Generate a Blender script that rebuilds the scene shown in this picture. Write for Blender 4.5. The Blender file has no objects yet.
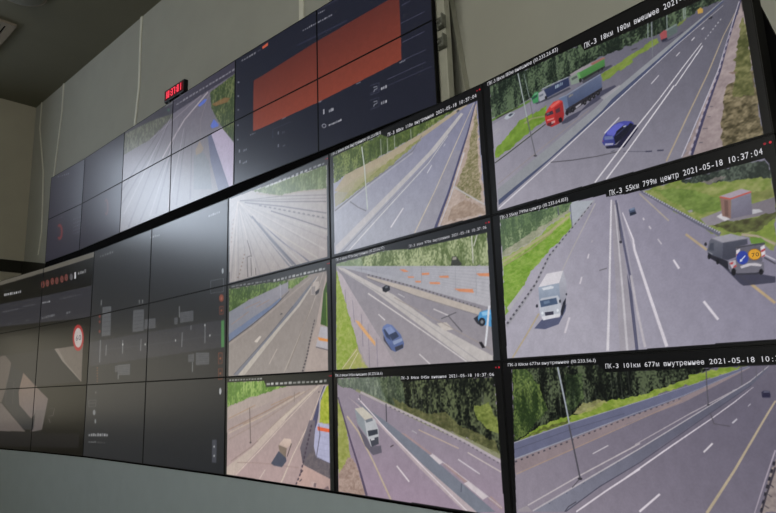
import bpy, math, random
import numpy as np
from mathutils import Vector, Matrix

# ------------------------------------------------------------------ camera, light, exposure
scene = bpy.context.scene
COL = scene.collection
CZ = 1.62                                             # eye height of the photographer
cam_data = bpy.data.cameras.new('camera')
cam_data.sensor_width = 36.0
cam_data.lens = 28.9884
cam_data.clip_start = 0.05
cam = bpy.data.objects.new('camera', cam_data)
COL.objects.link(cam)
cam.matrix_world = Matrix(((0.999341, 0.036309, -0.000000, 0), (0.007104, -0.195511, -0.980676, 0), (-0.035608, 0.980029, -0.195640, CZ), (0, 0, 0, 1)))
scene.camera = cam

world = bpy.data.worlds.new('world')
scene.world = world
world.use_nodes = True
world.node_tree.nodes['Background'].inputs[0].default_value = (0.55, 0.60, 0.66, 1)
world.node_tree.nodes['Background'].inputs[1].default_value = 0.3
DAYLIGHT = 7.2                                       # brightness of the daylight pane of the high side window
WARM_FILL = 0.58                                       # brightness of the low warm glazing added for haze on the dark screens
REAR_FILL = 9.2                                   # brightness of the unseen window band added behind the camera as fill
scene.view_settings.view_transform = 'Standard'
scene.view_settings.look = 'None'
scene.view_settings.exposure = 0.0
scene.view_settings.gamma = 1.0
scene.view_settings.use_curve_mapping = False

# ------------------------------------------------------------------ frames of the place
# the lower video wall bends gently; LOWER are the upright joints between its columns (plan, metres), UPPER those of the upper wall
LOWER = [(-4.9731, 7.8626), (-3.9959, 7.1075), (-3.0421, 6.3297), (-2.1292, 5.4907), (-1.2146, 4.6322), (-0.3519, 3.7658), (0.4971, 2.873), (1.2782, 1.9345)]
UPPER = [(-4.3951, 7.8377), (-3.6362, 7.1874), (-2.841, 6.4434), (-2.0548, 5.71), (-1.2633, 4.9826), (-0.4743, 4.2873), (0.3348, 3.5623)]
LZ, LH = 1.0107, 0.68                                   # underside of the lower wall, height of one panel
UZ, UH = 3.2652, 0.57
RA = Vector((-4.39511, 7.83766)); RD = Vector((0.741859, -0.670556)); RN = Vector((0.670556, 0.741859))
def R(s, d, z):                                       # s along the back wall, d away from the upper wall's face, z up
    p = RA + RD * s + RN * d
    return Vector((p.x, p.y, z))
RANG = math.atan2(RD.y, RD.x)
WALL_D = 0.30                                         # face of the back wall
CORNER = -1.774                                     # position of the left corner along the back wall
CEIL = 6.085
S_END, D_NEAR = 13.5, -9.0

def lin(c):
    return tuple((x / 255 / 12.92) if x / 255 <= 0.04045 else ((x / 255 + 0.055) / 1.055) ** 2.4 for x in c)

# ------------------------------------------------------------------ materials
def mat(name, color, rough=0.6, metal=0.0, spec=0.5, noise=0.0, scale=30.0, bump=0.0, emit=None, strength=0.0):
    m = bpy.data.materials.new(name)
    m.use_nodes = True
    nt = m.node_tree
    b = nt.nodes['Principled BSDF']
    b.inputs['Roughness'].default_value = rough
    b.inputs['Metallic'].default_value = metal
    b.inputs['Specular IOR Level'].default_value = spec
    c = lin(color)
    tc = nt.nodes.new('ShaderNodeTexCoord')
    nz = nt.nodes.new('ShaderNodeTexNoise')
    nz.inputs['Scale'].default_value = scale
    nz.inputs['Detail'].default_value = 4
    nt.links.new(tc.outputs['Object'], nz.inputs['Vector'])
    rp = nt.nodes.new('ShaderNodeValToRGB')
    lo, hi = 1 - noise, 1 + noise
    rp.color_ramp.elements[0].position = 0.3
    rp.color_ramp.elements[1].position = 0.7
    rp.color_ramp.elements[0].color = (c[0] * lo, c[1] * lo, c[2] * lo, 1)
    rp.color_ramp.elements[1].color = (min(c[0] * hi, 1), min(c[1] * hi, 1), min(c[2] * hi, 1), 1)
    nt.links.new(nz.outputs['Fac'], rp.inputs['Fac'])
    nt.links.new(rp.outputs['Color'], b.inputs['Base Color'])
    if bump:
        bp = nt.nodes.new('ShaderNodeBump')
        bp.inputs['Strength'].default_value = bump
        bp.inputs['Distance'].default_value = 0.004
        nt.links.new(nz.outputs['Fac'], bp.inputs['Height'])
        nt.links.new(bp.outputs['Normal'], b.inputs['Normal'])
    if emit:
        b.inputs['Emission Color'].default_value = (*lin(emit), 1)
        b.inputs['Emission Strength'].default_value = strength
    return m

def screen_material():
    m = bpy.data.materials.new('lit_screen')
    m.use_nodes = True
    nt = m.node_tree
    b = nt.nodes['Principled BSDF']
    b.inputs['Base Color'].default_value = (0.002, 0.002, 0.0025, 1)
    b.inputs['Roughness'].default_value = 0.29
    b.inputs['Specular IOR Level'].default_value = 0.72
    at = nt.nodes.new('ShaderNodeAttribute')
    at.attribute_name = 'picture'
    nt.links.new(at.outputs['Color'], b.inputs['Emission Color'])
    b.inputs['Emission Strength'].default_value = 1.0
    return m

M = {
    'wall': mat('wall_paint', (152, 152, 144), 0.85, noise=0.03, scale=3.0, bump=0.06, spec=0.2),
    'left_wall': mat('wall_paint_warm', (168, 163, 148), 0.85, noise=0.03, scale=3.0, bump=0.06, spec=0.2),
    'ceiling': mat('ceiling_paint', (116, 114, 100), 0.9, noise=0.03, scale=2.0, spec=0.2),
    'floor': mat('floor_carpet', (128, 130, 128), 0.95, noise=0.15, scale=60.0, spec=0.1),
    'base': mat('base_laminate', (155, 166, 171), 0.55, noise=0.03, scale=6.0, spec=0.3),
    'trim': mat('dark_trim', (34, 33, 28), 0.6, noise=0.1, scale=20.0, spec=0.2),
    'black': mat('black_plastic', (10, 10, 12), 0.5, noise=0.1, scale=40.0, spec=0.3),
    'matte_black': mat('matte_black_sheet', (6, 6, 7), 0.9, noise=0.1, scale=40.0, spec=0.05),
    'housing': mat('black_sheet_steel', (9, 9, 10), 0.8, noise=0.1, scale=40.0, spec=0.1),
    'steel': mat('grey_painted_steel', (168, 168, 156), 0.45, metal=0.2, noise=0.06, scale=25.0),
    'plate': mat('zinc_plate', (112, 114, 106), 0.4, metal=0.5, noise=0.1, scale=30.0),
    'bolt': mat('bolt_steel', (170, 170, 165), 0.3, metal=0.8, noise=0.1, scale=60.0),
    'strip': mat('white_plastic_strip', (200, 198, 186), 0.6, noise=0.04, scale=12.0, spec=0.3),
    'grille': mat('grille_enamel', (138, 128, 114), 0.6, noise=0.05, scale=12.0),
    'lamp_off': mat('milky_lamp_cover', (120, 120, 112), 0.5, noise=0.04, scale=12.0),
    'window_frame': mat('white_window_frame', (205, 205, 200), 0.45, noise=0.03, scale=12.0),
    'daylight': mat('daylight_glass', (200, 210, 220), 0.2, noise=0.02, scale=2.0, emit=(226, 238, 255), strength=DAYLIGHT),
    'warm_fill': mat('warm_fill_glass', (190, 186, 170), 0.4, noise=0.03, scale=3.0, emit=(255, 244, 218), strength=WARM_FILL),
    'rear_fill': mat('rear_fill_glass', (210, 210, 205), 0.2, noise=0.02, scale=2.0, emit=(255, 252, 240), strength=REAR_FILL),
    'led': mat('red_led', (60, 4, 8), 0.4, noise=0.05, scale=90.0, emit=(255, 62, 84), strength=1.1),
    'clock_face': mat('smoked_red_face', (34, 4, 8), 0.25, noise=0.1, scale=40.0, emit=(150, 18, 34), strength=0.22),  # faint emission stands in for the digits' glow on the face
    'screen': screen_material(),
}
_letter = {}
def letter_material(rgb):
    if rgb not in _letter:
        _letter[rgb] = mat('caption_ink', (20, 20, 20), 0.4, noise=0.03, scale=50.0, emit=rgb, strength=1.0)
    return _letter[rgb]

# ------------------------------------------------------------------ helpers
def obj(name, verts, faces, material, parent=None):
    me = bpy.data.meshes.new(name)
    me.from_pydata([tuple(v) for v in verts], [], faces)
    me.update()
    if material: me.materials.append(material)
    o = bpy.data.objects.new(name, me)
    COL.objects.link(o)
    if parent: o.parent = parent
    return o
def share(name, me, parent):
    o = bpy.data.objects.new(name, me)
    COL.objects.link(o)
    o.parent = parent
    return o
def empty(name, loc, rz=0.0):
    o = bpy.data.objects.new(name, None)
    o.empty_display_size = 0.1
    COL.objects.link(o)
    o.location = loc
    o.rotation_euler = (0, 0, rz)
    return o
def tag(o, label, cat, group=None):
    o['label'] = label; o['category'] = cat
    if group: o['group'] = group
    return o
def struct(o):
    o['kind'] = 'structure'
    return o
BOXF = [(0, 1, 3, 2), (4, 6, 7, 5), (0, 4, 5, 1), (2, 3, 7, 6), (0, 2, 6, 4), (1, 5, 7, 3)]
def boxv(x0, x1, y0, y1, z0, z1):
    return [(x, y, z) for x in (x0, x1) for y in (y0, y1) for z in (z0, z1)]
def boxes(bs):
    V, Fc = [], []
    for b in bs:
        n = len(V); V += boxv(*b); Fc += [tuple(n + i for i in f) for f in BOXF]
    return V, Fc
def bevel(o, w, seg=2):
    md = o.modifiers.new('soft_edges', 'BEVEL'); md.width = w; md.segments = seg; md.limit_method = 'ANGLE'
    return o
def prism(pts, depth):                                # pts: outline in one plane, depth: offset vector
    n = len(pts); d = Vector(depth)
    V = [Vector(p) for p in pts] + [Vector(p) + d for p in pts]
    Fc = [tuple(range(n))[::-1], tuple(range(n, 2 * n))] + [(i, (i + 1) % n, n + (i + 1) % n, n + i) for i in range(n)]
    return V, Fc
def ring(w, h, t, y0, y1):                            # rectangular frame in x-z, thickness t, from y0 to y1
    return boxes([(-w / 2, w / 2, y0, y1, 0, t), (-w / 2, w / 2, y0, y1, h - t, h),
                  (-w / 2, -w / 2 + t, y0, y1, t, h - t), (w / 2 - t, w / 2, y0, y1, t, h - t)])
def cyl(c, r, axis, length, n=16):                    # closed cylinder starting at c along axis
    ax = Vector(axis).normalized(); u = ax.orthogonal().normalized(); v = ax.cross(u); c = Vector(c)
    V = [c + (u * math.cos(2 * math.pi * i / n) + v * math.sin(2 * math.pi * i / n)) * r + ax * q for q in (0, length) for i in range(n)]
    Fc = [tuple(range(n))[::-1], tuple(range(n, 2 * n))] + [(i, (i + 1) % n, n + (i + 1) % n, n + i) for i in range(n)]
    return V, Fc

# ------------------------------------------------------------------ the room
def slab(name, pts, depth, m):
    return struct(obj(name, *prism(pts, depth), M[m]))
slab('floor', [R(CORNER - .8, WALL_D + .2, 0), R(S_END + .2, WALL_D + .2, 0), R(S_END + .2, D_NEAR - .2, 0), R(CORNER - .8, D_NEAR - .2, 0)], (0, 0, -.1), 'floor')
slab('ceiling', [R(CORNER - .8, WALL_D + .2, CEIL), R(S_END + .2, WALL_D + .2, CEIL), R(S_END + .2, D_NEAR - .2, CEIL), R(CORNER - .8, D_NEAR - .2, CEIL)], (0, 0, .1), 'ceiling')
nx = Vector((RN.x, RN.y, 0)); dx = Vector((RD.x, RD.y, 0))
slab('wall_back', [R(CORNER, WALL_D, 0), R(S_END, WALL_D, 0), R(S_END, WALL_D, CEIL), R(CORNER, WALL_D, CEIL)], nx * .15, 'wall')
slab('wall_right', [R(S_END, WALL_D, 0), R(S_END, D_NEAR, 0), R(S_END, D_NEAR, CEIL), R(S_END, WALL_D, CEIL)], dx * .15, 'wall')
RS0, RS1, RZ0, RZ1 = 6.7, 12.7, 2.6, 5.6              # unseen window band, added behind the camera to light the back wall
V, Fc = [], []
for s0, s1, z0, z1 in ((CORNER, RS0, 0, CEIL), (RS1, S_END, 0, CEIL), (RS0, RS1, 0, RZ0), (RS0, RS1, RZ1, CEIL)):
    v, f = prism([R(s0, D_NEAR, z0), R(s1, D_NEAR, z0), R(s1, D_NEAR, z1), R(s0, D_NEAR, z1)], nx * -.2)
    n = len(V); V += v; Fc += [tuple(n + i for i in q) for q in f]
struct(obj('wall_rear', V, Fc, M['wall']))
# left wall with a real window opening
WD0, WD1, WZ0, WZ1 = (-5.9, -1.75, CZ + 2.75, CZ + 4.3)
V, Fc = [], []
GD0, GD1, GZ0, GZ1 = (-5.4, -1.0, CZ - .45, CZ + .95)                           # opening for the added warm glazing that the screens reflect
for d0, d1, z0, z1 in ((D_NEAR, GD0, 0, WZ0), (GD1, WALL_D, 0, WZ0), (GD0, GD1, 0, GZ0), (GD0, GD1, GZ1, WZ0),
                       (D_NEAR, WD0, WZ0, WZ1), (WD1, WALL_D, WZ0, WZ1), (D_NEAR, WALL_D, WZ1, CEIL)):
    v, f = prism([R(CORNER, d0, z0), R(CORNER, d1, z0), R(CORNER, d1, z1), R(CORNER, d0, z1)], dx * -.7)
    n = len(V); V += v; Fc += [tuple(n + i for i in q) for q in f]
struct(obj('wall_left', V, Fc, M['left_wall']))
def window(name, D0, D1, Z0, Z1, n, pane, rear=False, deep=0.0):
    win = struct(empty(name, R((D0 + D1) / 2, D_NEAR, Z0) if rear else R(CORNER - deep, (D0 + D1) / 2, Z0), RANG + (math.pi / 2 if rear else 0)))
    ww, wh = D1 - D0, Z1 - Z0
    obj('window_frame', *boxes([(-.12, -.04, -ww / 2, ww / 2, 0, .06), (-.12, -.04, -ww / 2, ww / 2, wh - .06, wh), (-.12, -.04, -ww / 2, -ww / 2 + .06, .06, wh - .06), (-.12, -.04, ww / 2 - .06, ww / 2, .06, wh - .06)]), M['window_frame'], win)
    pw = (ww - .12) / n
    for k in range(n):
        y = -ww / 2 + .06 + k * pw
        if k: obj('mullion', *boxes([(-.11, -.05, y - .02, y + .02, .06, wh - .06)]), M['window_frame'], win)
        obj('pane', *boxes([(-.09, -.08, y + (.02 if k else 0), y + pw - (.02 if k < n - 1 else 0), .06, wh - .06)]), M[pane], win)
    obj('window_sill', *boxes([(-.04, .05, -ww / 2 - .05, ww / 2 + .05, -.04, 0)]), M['window_frame'], win)
window('window_1', WD0, WD1, WZ0, WZ1, 4, 'daylight', deep=.55)  # recess made deep so the reveal keeps daylight off the back wall corner
window('fill_window_3', RS0, RS1, RZ0, RZ1, 6, 'rear_fill', True)  # unseen panes added as fill for the back wall
window('fill_window_2', GD0, GD1, GZ0, GZ1, 4, 'warm_fill')  # unseen glowing panes added to put warm haze on the screens
# dark rail round the corner
T0, T1 = CZ + 1.79, CZ + 1.97
struct(obj('trim_1', *prism([R(CORNER, -4.5, T0), R(CORNER, WALL_D, T0), R(CORNER, WALL_D, T1), R(CORNER, -4.5, T1)], dx * .03), M['trim']))
struct(obj('trim_2', *prism([R(CORNER + .03, WALL_D, CZ + 1.40), R(-.02, WALL_D, CZ + 1.40), R(-.02, WALL_D, CZ + 1.64), R(CORNER + .03, WALL_D, T1)], nx * -.03), M['trim']))

# ------------------------------------------------------------------ pictures on the displays
# each display shows a picture drawn below in its own panel coordinates (thousandths of its width and height, origin lower left):
# p filled shape, n mottled ground, f trees, g blend between two colours, k dark border around the picture
PIC = {
 'L6R0': [
  ('p',(4,4,6),1,[-15,-15,-15,1015,1015,1015,1015,-15]),('g',(150,146,158),(86,85,98),(143,52),(901,748),1,[34,954,396,935,979,897,977,733,978,-1,29,18]),
  ('f',(20,30,24),(84,100,76),.4,1,[34,957,397,939,913,841,931,789,887,795,828,777,736,767,638,775,525,790,402,756,293,746,230,725,174,710,107,705,32,705]),
  ('p',(150,160,160),.8,[703,898,695,770,698,767,706,896]),('p',(150,160,160),.8,[714,888,707,765,710,763,717,885]),('p',(150,160,160),.8,[765,889,758,763,761,761,768,887]),
  ('p',(150,160,160),.8,[816,865,813,779,816,777,818,863]),('p',(150,160,160),.8,[821,860,818,780,820,778,824,858]),
  ('p',(90,118,58),1,[33,682,108,691,175,692,229,703,225,720,171,709,104,709,29,699]),('p',(58,60,48),1,[57,684,165,700,163,709,55,694]),
  ('g',(150,147,158),(126,123,136),(42,598),(263,681),.8,[32,656,219,698,305,665,260,628,168,598,45,461,35,467]),
  ('n',(96,125,44),(124,151,62),40,30,1,[35,428,37,466,168,598,290,624,293,534,208,496,111,425,33,395]),('p',(150,140,120),.6,[191,560,224,574,282,553,282,564,222,586,187,572]),
  ('n',(100,125,48),(126,143,68),40,30,1,[522,678,580,696,636,711,633,664,576,646,528,625]),('n',(100,121,50),(124,138,70),40,30,1,[521,677,634,711,728,747,729,711,638,682,524,632]),
  ('n',(100,113,56),(122,128,74),40,30,1,[789,771,817,779,819,766,794,757]),('p',(66,68,66),1,[34,363,112,403,284,499,282,507,109,411,30,372]),
  ('p',(150,146,148),.7,[37,373,284,508,283,514,34,379]),('p',(165,170,178),1,[95,664,103,679,125,690,149,671,139,655,108,648]),('p',(60,66,80),1,[115,675,129,681,143,670,124,660]),
  ('p',(160,156,160),.7,[37,570,71,600,69,605,35,575]),('p',(160,156,160),.7,[39,591,64,612,61,617,36,596]),('p',(58,60,72),.8,[239,684,301,674,395,682,402,667,307,659,252,664]),
  ('g',(46,54,84),(36,44,72),(312,738),(360,648),1,[288,742,396,751,397,691,300,678]),('p',(150,154,166),1,[279,750,334,752,396,750,395,756,333,758,277,756]),
  ('p',(160,176,190),.8262696836036508,[337,713,342,714,343,736,338,735]),('p',(160,176,190),.8720369987995501,[344,714,349,715,351,737,345,736]),
  ('p',(160,176,190),.8796084181193929,[351,715,355,716,356,735,352,735]),('p',(160,176,190),.580754147275132,[358,716,363,717,364,740,359,739]),
  ('p',(160,176,190),.735753909324935,[365,717,369,718,370,736,366,735]),('p',(150,152,162),1,[261,735,288,740,300,678,266,673]),('p',(90,94,106),.8,[265,718,284,720,285,706,267,704]),
  ('p',(62,132,84),1,[230,724,246,752,264,748,260,676,237,678]),('p',(40,74,62),1,[232,726,257,731,257,715,234,707]),('p',(150,170,160),.5,[243,743,259,745,260,735,247,733]),
  ('p',(32,32,40),1,[300,678,299,674,298,671,297,669,295,669,293,670,291,673,290,676,290,681,289,686,290,690,291,693,293,695,295,695,296,694,298,691,299,687,300,683]),
  ('p',(60,60,70),.85,[446,687,538,709,561,707,566,696,500,672,451,667]),('p',(150,142,146),.85,[401,766,451,776,536,779,543,766,540,758,437,751,412,738]),
  ('p',(140,84,70),.7,[485,775,536,777,543,768,541,759,493,758]),('p',(124,136,126),1,[400,746,431,754,446,707,434,684,404,691]),('p',(66,74,72),.8,[406,735,429,739,432,722,409,718]),
  ('p',(98,150,90),1,[431,754,442,754,448,701,438,687]),('g',(78,130,72),(62,108,58),(493,760),(502,702),1,[439,750,540,764,539,718,446,703]),
  ('p',(40,46,42),1,[446,703,539,718,539,708,455,685]),
  ('p',(30,30,34),1,[447,691,446,687,445,683,443,681,441,681,440,682,438,685,437,689,436,694,436,699,437,704,438,708,439,710,441,710,443,709,445,706,446,701,447,696]),
  ('p',(30,30,34),1,[518,701,517,699,517,696,515,695,514,695,513,696,511,698,511,701,510,704,510,708,510,710,511,713,512,714,514,714,515,713,516,711,517,708,518,705]),
  ('p',(30,30,34),1,[531,704,531,701,530,699,529,697,527,697,526,698,525,701,524,703,523,706,523,710,524,712,524,715,526,716,527,716,528,715,530,713,530,710,531,707]),
  ('p',(64,64,82),.95,[350,474,374,491,434,500,511,570,566,570,572,558,496,514,434,490,414,467,373,453,352,457]),('p',(42,40,48),1,[370,545,384,552,520,591,519,570,436,530,387,507]),
  ('g',(66,76,104),(88,98,124),(420,564),(457,673),1,[381,630,521,673,520,590,384,551]),('p',(124,136,158),1,[348,635,383,635,454,657,520,675,519,681,453,663,382,641,347,641]),
  ('p',(92,106,134),1,[346,635,380,633,384,551,371,543,366,593]),('p',(180,160,120),.5493535361484314,[389,614,392,615,393,625,389,624]),
  ('p',(180,160,120),.7250321445213254,[393,615,396,616,397,631,394,630]),('p',(180,160,120),.5244055738876491,[398,616,401,617,402,631,399,630]),
  ('p',(180,160,120),.48056795590481105,[403,618,407,619,407,629,404,628]),
  ('p',(26,26,32),1,[407,519,406,513,404,509,402,507,400,506,397,508,395,512,393,517,392,523,392,529,393,534,394,539,397,541,399,542,402,540,404,536,406,531,407,525]),
  ('p',(84,82,90),.8,[402,522,402,520,401,519,400,518,399,518,398,519,397,521,397,523,397,526,397,527,398,529,398,530,399,530,400,530,401,528,401,526,402,524]),
  ('p',(26,26,32),1,[456,535,455,529,454,525,452,523,449,522,447,524,445,528,443,533,442,539,442,545,443,550,444,554,447,557,449,557,451,555,454,552,455,547,456,541]),
  ('p',(84,82,90),.8,[452,538,451,536,451,535,450,534,449,534,448,534,448,535,447,537,447,539,447,541,447,543,448,545,448,546,449,546,450,545,451,544,451,542,451,540]),
  ('p',(26,26,32),1,[476,546,476,540,474,536,472,533,470,533,467,535,465,538,463,543,462,549,462,555,463,561,465,565,467,567,469,568,472,566,474,562,475,557,476,552]),
  ('p',(84,82,90),.8,[472,549,471,547,471,545,470,544,469,544,469,545,468,546,467,548,467,550,467,552,467,554,468,555,469,556,470,556,471,555,471,553,472,551]),
  ('p',(26,26,32),1,[492,553,492,547,490,543,488,541,486,540,483,542,481,545,480,550,479,556,479,562,479,568,481,572,483,574,485,575,488,573,490,569,491,564,492,559]),
  ('p',(84,82,90),.8,[488,556,488,554,487,552,486,552,486,551,485,552,484,553,483,555,483,557,483,559,483,561,484,562,485,563,485,564,486,563,487,562,487,560,488,558]),
  ('p',(26,26,32),1,[510,561,509,555,507,551,505,549,503,548,500,550,498,554,497,559,496,564,496,570,497,576,498,580,500,582,503,583,505,581,507,577,509,572,509,567]),
  ('p',(84,82,90),.8,[505,564,505,562,504,561,504,560,503,560,502,560,501,561,501,563,500,565,500,567,501,569,501,571,502,571,503,572,503,571,504,570,505,568,505,566]),
  ('p',(164,162,170),.9,[412,537,435,546,434,534,414,522]),
  ('g',(192,58,54),(160,42,44),(298,616),(344,489),1,[284,573,306,611,326,630,349,626,362,611,364,518,358,480,338,469,307,466,287,491,282,539]),
  ('p',(138,38,42),.8,[325,587,362,605,364,518,355,475,329,473,324,523]),('p',(212,104,98),.8,[307,610,346,626,353,613,314,592]),('p',(56,46,58),1,[286,574,317,575,321,549,290,552]),
  ('p',(120,110,122),.7,[291,571,303,571,304,562,293,561]),('p',(58,48,60),.8,[329,571,348,576,349,547,332,544]),('p',(206,150,146),.7,[290,528,321,523,320,513,291,517]),
  ('p',(66,36,42),.8,[290,502,318,501,317,480,301,474,290,485]),('p',(220,190,186),.6,[308,504,324,502,323,487,308,486]),
  ('p',(28,24,30),1,[354,485,353,479,351,474,349,471,346,470,344,472,341,476,340,481,339,488,339,494,339,500,341,505,343,508,346,508,349,507,351,503,353,497,354,491]),
  ('p',(28,24,30),1,[383,514,382,509,381,505,379,502,376,502,374,503,372,507,370,512,369,517,369,523,370,528,371,532,373,535,376,535,378,534,380,530,382,525,383,520]),
  ('p',(66,42,48),1,[284,576,282,557,285,554,287,573]),('p',(66,66,82),.9,[737,705,784,705,809,716,803,707,753,694]),('p',(86,98,98),1,[755,766,791,772,790,723,754,713]),
  ('p',(116,128,124),1,[752,769,789,775,792,767,755,758]),('p',(150,74,78),1,[735,759,749,771,758,761,756,716,737,716]),('p',(44,44,60),1,[737,722,756,720,757,705,739,706]),
  ('p',(176,140,70),1,[856,798,865,804,872,788,871,768,856,774]),('p',(40,40,50),1,[879,722,891,731,896,720,891,711]),('p',(60,58,62),.7,[636,746,656,742,659,732,639,737]),
  ('p',(50,50,60),1,[904,795,911,795,912,787,906,788]),('p',(136,138,144),1,[35,171,242,308,478,470,522,509,585,554,927,786,933,780,573,476,524,439,36,60]),
  ('p',(70,76,102),1,[36,91,291,264,513,446,549,490,719,617,926,782,935,779,575,474,527,437,36,54]),('p',(166,164,168),.6,[508,533,582,559,587,549,521,507]),
  ('p',(200,196,202),.95,[37,26,290,232,528,434,784,651,929,756,929,758,783,654,526,440,288,239,33,35]),('p',(140,130,126),.7,[38,201,245,338,464,477,462,482,243,343,36,207]),
  ('p',(150,158,160),1,[175,955,200,604,205,602,180,953]),('p',(92,92,98),1,[200,604,225,313,229,312,205,602]),('p',(130,142,138),.8,[204,924,219,739,223,738,207,923]),
  ('p',(96,98,96),.9,[219,739,229,582,232,580,223,737]),
  ('p',(70,68,74),1,[233,309,232,307,231,306,229,305,226,306,224,307,221,310,219,312,218,315,218,317,218,319,220,321,222,321,224,320,227,319,229,317,231,314,233,311]),
  ('p',(112,116,122),1,[715,875,702,643,704,641,718,872]),('p',(30,30,54),1,[613,288,629,274,626,251,574,169,512,197,508,214,549,201]),
  ('g',(62,66,146),(42,46,108),(516,290),(549,204),1,[498,246,506,278,517,300,537,324,561,332,584,329,608,311,616,292,602,267,543,207,534,203,504,223]),
  ('p',(90,94,178),1,[519,298,546,325,567,326,585,310,550,270,542,261,520,281]),('p',(70,74,150),.8,[572,326,587,325,605,309,593,295,581,308]),
  ('p',(24,26,42),1,[542,249,554,283,580,303,593,291,605,304,614,288,586,240,545,206]),('p',(176,180,196),.85,[577,301,590,297,588,289,580,292]),
  ('p',(70,76,120),.7,[550,255,589,289,588,293,548,259]),('p',(96,106,150),1,[509,277,539,263,540,240,508,255]),('p',(60,66,120),.6,[505,253,541,237,540,219,504,236]),
  ('p',(176,174,190),.85,[507,233,539,217,536,207,508,221]),('p',(150,60,80),.7,[500,256,505,254,504,247,500,248]),
  ('p',(80,78,86),1,[289,230,376,195,474,167,558,152,558,158,473,173,376,202,289,236]),('p',(84,84,98),1,[568,145,644,102,644,106,568,149]),('p',(60,60,78),1,[643,100,664,90,664,98,643,108]),
  ('p',(60,60,78),1,[680,85,700,75,701,83,680,93]),('p',(84,84,98),1,[524,173,539,171,541,166,528,167]),
  ('p',(204,200,206),1,[458,9,628,266,710,381,789,502,855,600,854,604,787,507,708,386,625,273,454,16]),
  ('p',(204,200,206),1,[500,7,582,134,759,422,762,419,857,582,855,586,760,424,756,428,579,140,496,14]),('p',(170,168,176),1,[866,611,870,617,868,622,865,616]),
  ('p',(170,168,176),1,[875,623,878,628,876,633,873,628]),('p',(170,168,176),1,[883,635,886,640,884,645,881,640]),('p',(170,168,176),1,[891,646,894,652,892,657,889,652]),
  ('p',(170,168,176),1,[899,658,902,663,900,668,897,663]),('p',(170,168,176),1,[907,669,910,674,908,680,905,675]),('p',(170,168,176),1,[914,681,918,686,916,691,913,686]),
  ('p',(190,186,194),1,[689,485,716,517,715,522,687,490]),('p',(190,186,194),1,[777,586,789,600,788,605,775,591]),('p',(190,186,194),1,[828,637,838,648,836,653,826,642]),
  ('p',(190,186,194),1,[861,675,868,680,867,685,859,680]),('p',(190,186,194),1,[512,293,570,357,567,364,509,300]),
  ('p',(160,146,128),1,[706,8,786,222,863,423,861,418,917,588,970,717,969,720,915,592,858,423,860,428,783,228,702,14]),
  ('n',(136,122,124),(156,142,142),60,40,1,[747,-7,889,415,908,476,981,774,997,758,994,717,977,347,977,-8]),('p',(176,172,184),1,[753,9,890,414,972,737,970,741,887,417,750,12]),
  ('p',(62,60,88),1,[785,0,842,217,896,407,925,537,978,742,975,747,921,543,891,416,835,227,776,11]),('p',(170,160,170),.85,[778,7,783,25,777,32,772,15]),
  ('p',(170,160,170),.85,[787,43,792,61,786,68,781,50]),('p',(170,160,170),.85,[797,78,802,96,796,103,791,86]),('p',(170,160,170),.85,[806,114,811,132,806,139,801,121]),
  ('p',(170,160,170),.85,[816,149,821,167,816,174,811,156]),('p',(170,160,170),.85,[825,185,830,202,825,209,820,191]),('p',(170,160,170),.85,[835,220,840,237,835,243,830,226]),
  ('p',(170,160,170),.85,[845,254,850,270,846,277,840,260]),('p',(170,160,170),.85,[855,287,860,304,856,310,851,294]),('p',(170,160,170),.85,[865,321,870,338,866,343,861,327]),
  ('p',(170,160,170),.85,[875,354,880,371,877,376,872,360]),('p',(170,160,170),.85,[885,388,890,404,887,409,882,393]),('p',(170,160,170),.85,[895,421,899,439,896,443,892,426]),
  ('p',(170,160,170),.85,[904,456,908,473,905,478,901,461]),('p',(170,160,170),.85,[912,491,917,508,914,512,910,495]),('p',(170,160,170),.85,[921,526,925,543,923,547,918,529]),
  ('p',(170,160,170),.85,[930,560,934,577,932,581,927,564]),('p',(170,160,170),.85,[938,594,943,611,941,615,936,598]),('p',(76,74,86),1,[807,58,818,53,818,57,807,62]),
  ('p',(76,74,86),1,[823,127,837,121,837,124,823,131]),('p',(76,74,86),1,[840,184,849,179,849,183,840,187]),('p',(76,74,86),1,[851,234,859,229,860,233,851,237]),
  ('n',(60,54,36),(136,124,98),70,55,1,[868,-5,880,152,902,308,958,361,978,346,977,-8]),('n',(66,70,36),(120,118,78),60,50,1,[916,243,943,491,973,644,979,644,981,513,970,206]),
  ('p',(112,92,84),.8,[914,382,932,376,937,364,926,364]),('p',(4,4,6),1,[723,1015,449,962,468,877,835,845,1015,835,1015,1003,960,1015]),
  ('k',(4,4,6),1,[34,954,396,935,979,897,977,733,978,-1,29,18]),
 ],
 'L6R1': [
  ('p',(4,4,6),1,[-15,-15,-15,1015,1015,1015,1015,-15]),('g',(124,120,138),(162,158,170),(879,566),(278,349),1,[36,964,358,946,489,937,562,903,971,895,981,858,974,18,548,10,24,7]),
  ('f',(76,96,66),(134,150,112),.2,1,[36,963,356,949,347,882,259,842,168,760,36,698]),('f',(60,80,58),(100,122,84),.2,.7,[36,963,356,949,345,917,175,878,34,837]),
  ('n',(144,145,122),(172,165,150),50,40,.8,[33,728,162,810,285,872,348,903,346,877,258,835,168,752,36,687]),
  ('n',(104,141,44),(140,165,80),60,60,1,[34,687,168,749,258,830,347,882,354,783,249,668,162,557,45,322,33,295,28,430]),
  ('n',(132,153,74),(162,173,110),60,60,.8,[34,687,168,749,258,830,347,882,350,846,255,782,147,701,33,627]),
  ('p',(165,158,124),.9,[37,655,152,722,258,781,345,854,340,868,253,796,146,737,32,671]),('p',(150,140,108),.8,[38,631,158,695,274,785,271,792,155,702,36,639]),
  ('p',(160,164,172),1,[352,930,366,949,445,920,373,809,352,781]),('p',(96,100,112),1,[352,932,351,781,354,780,355,931]),('p',(168,166,170),1,[39,346,117,464,136,459,47,321]),
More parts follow.
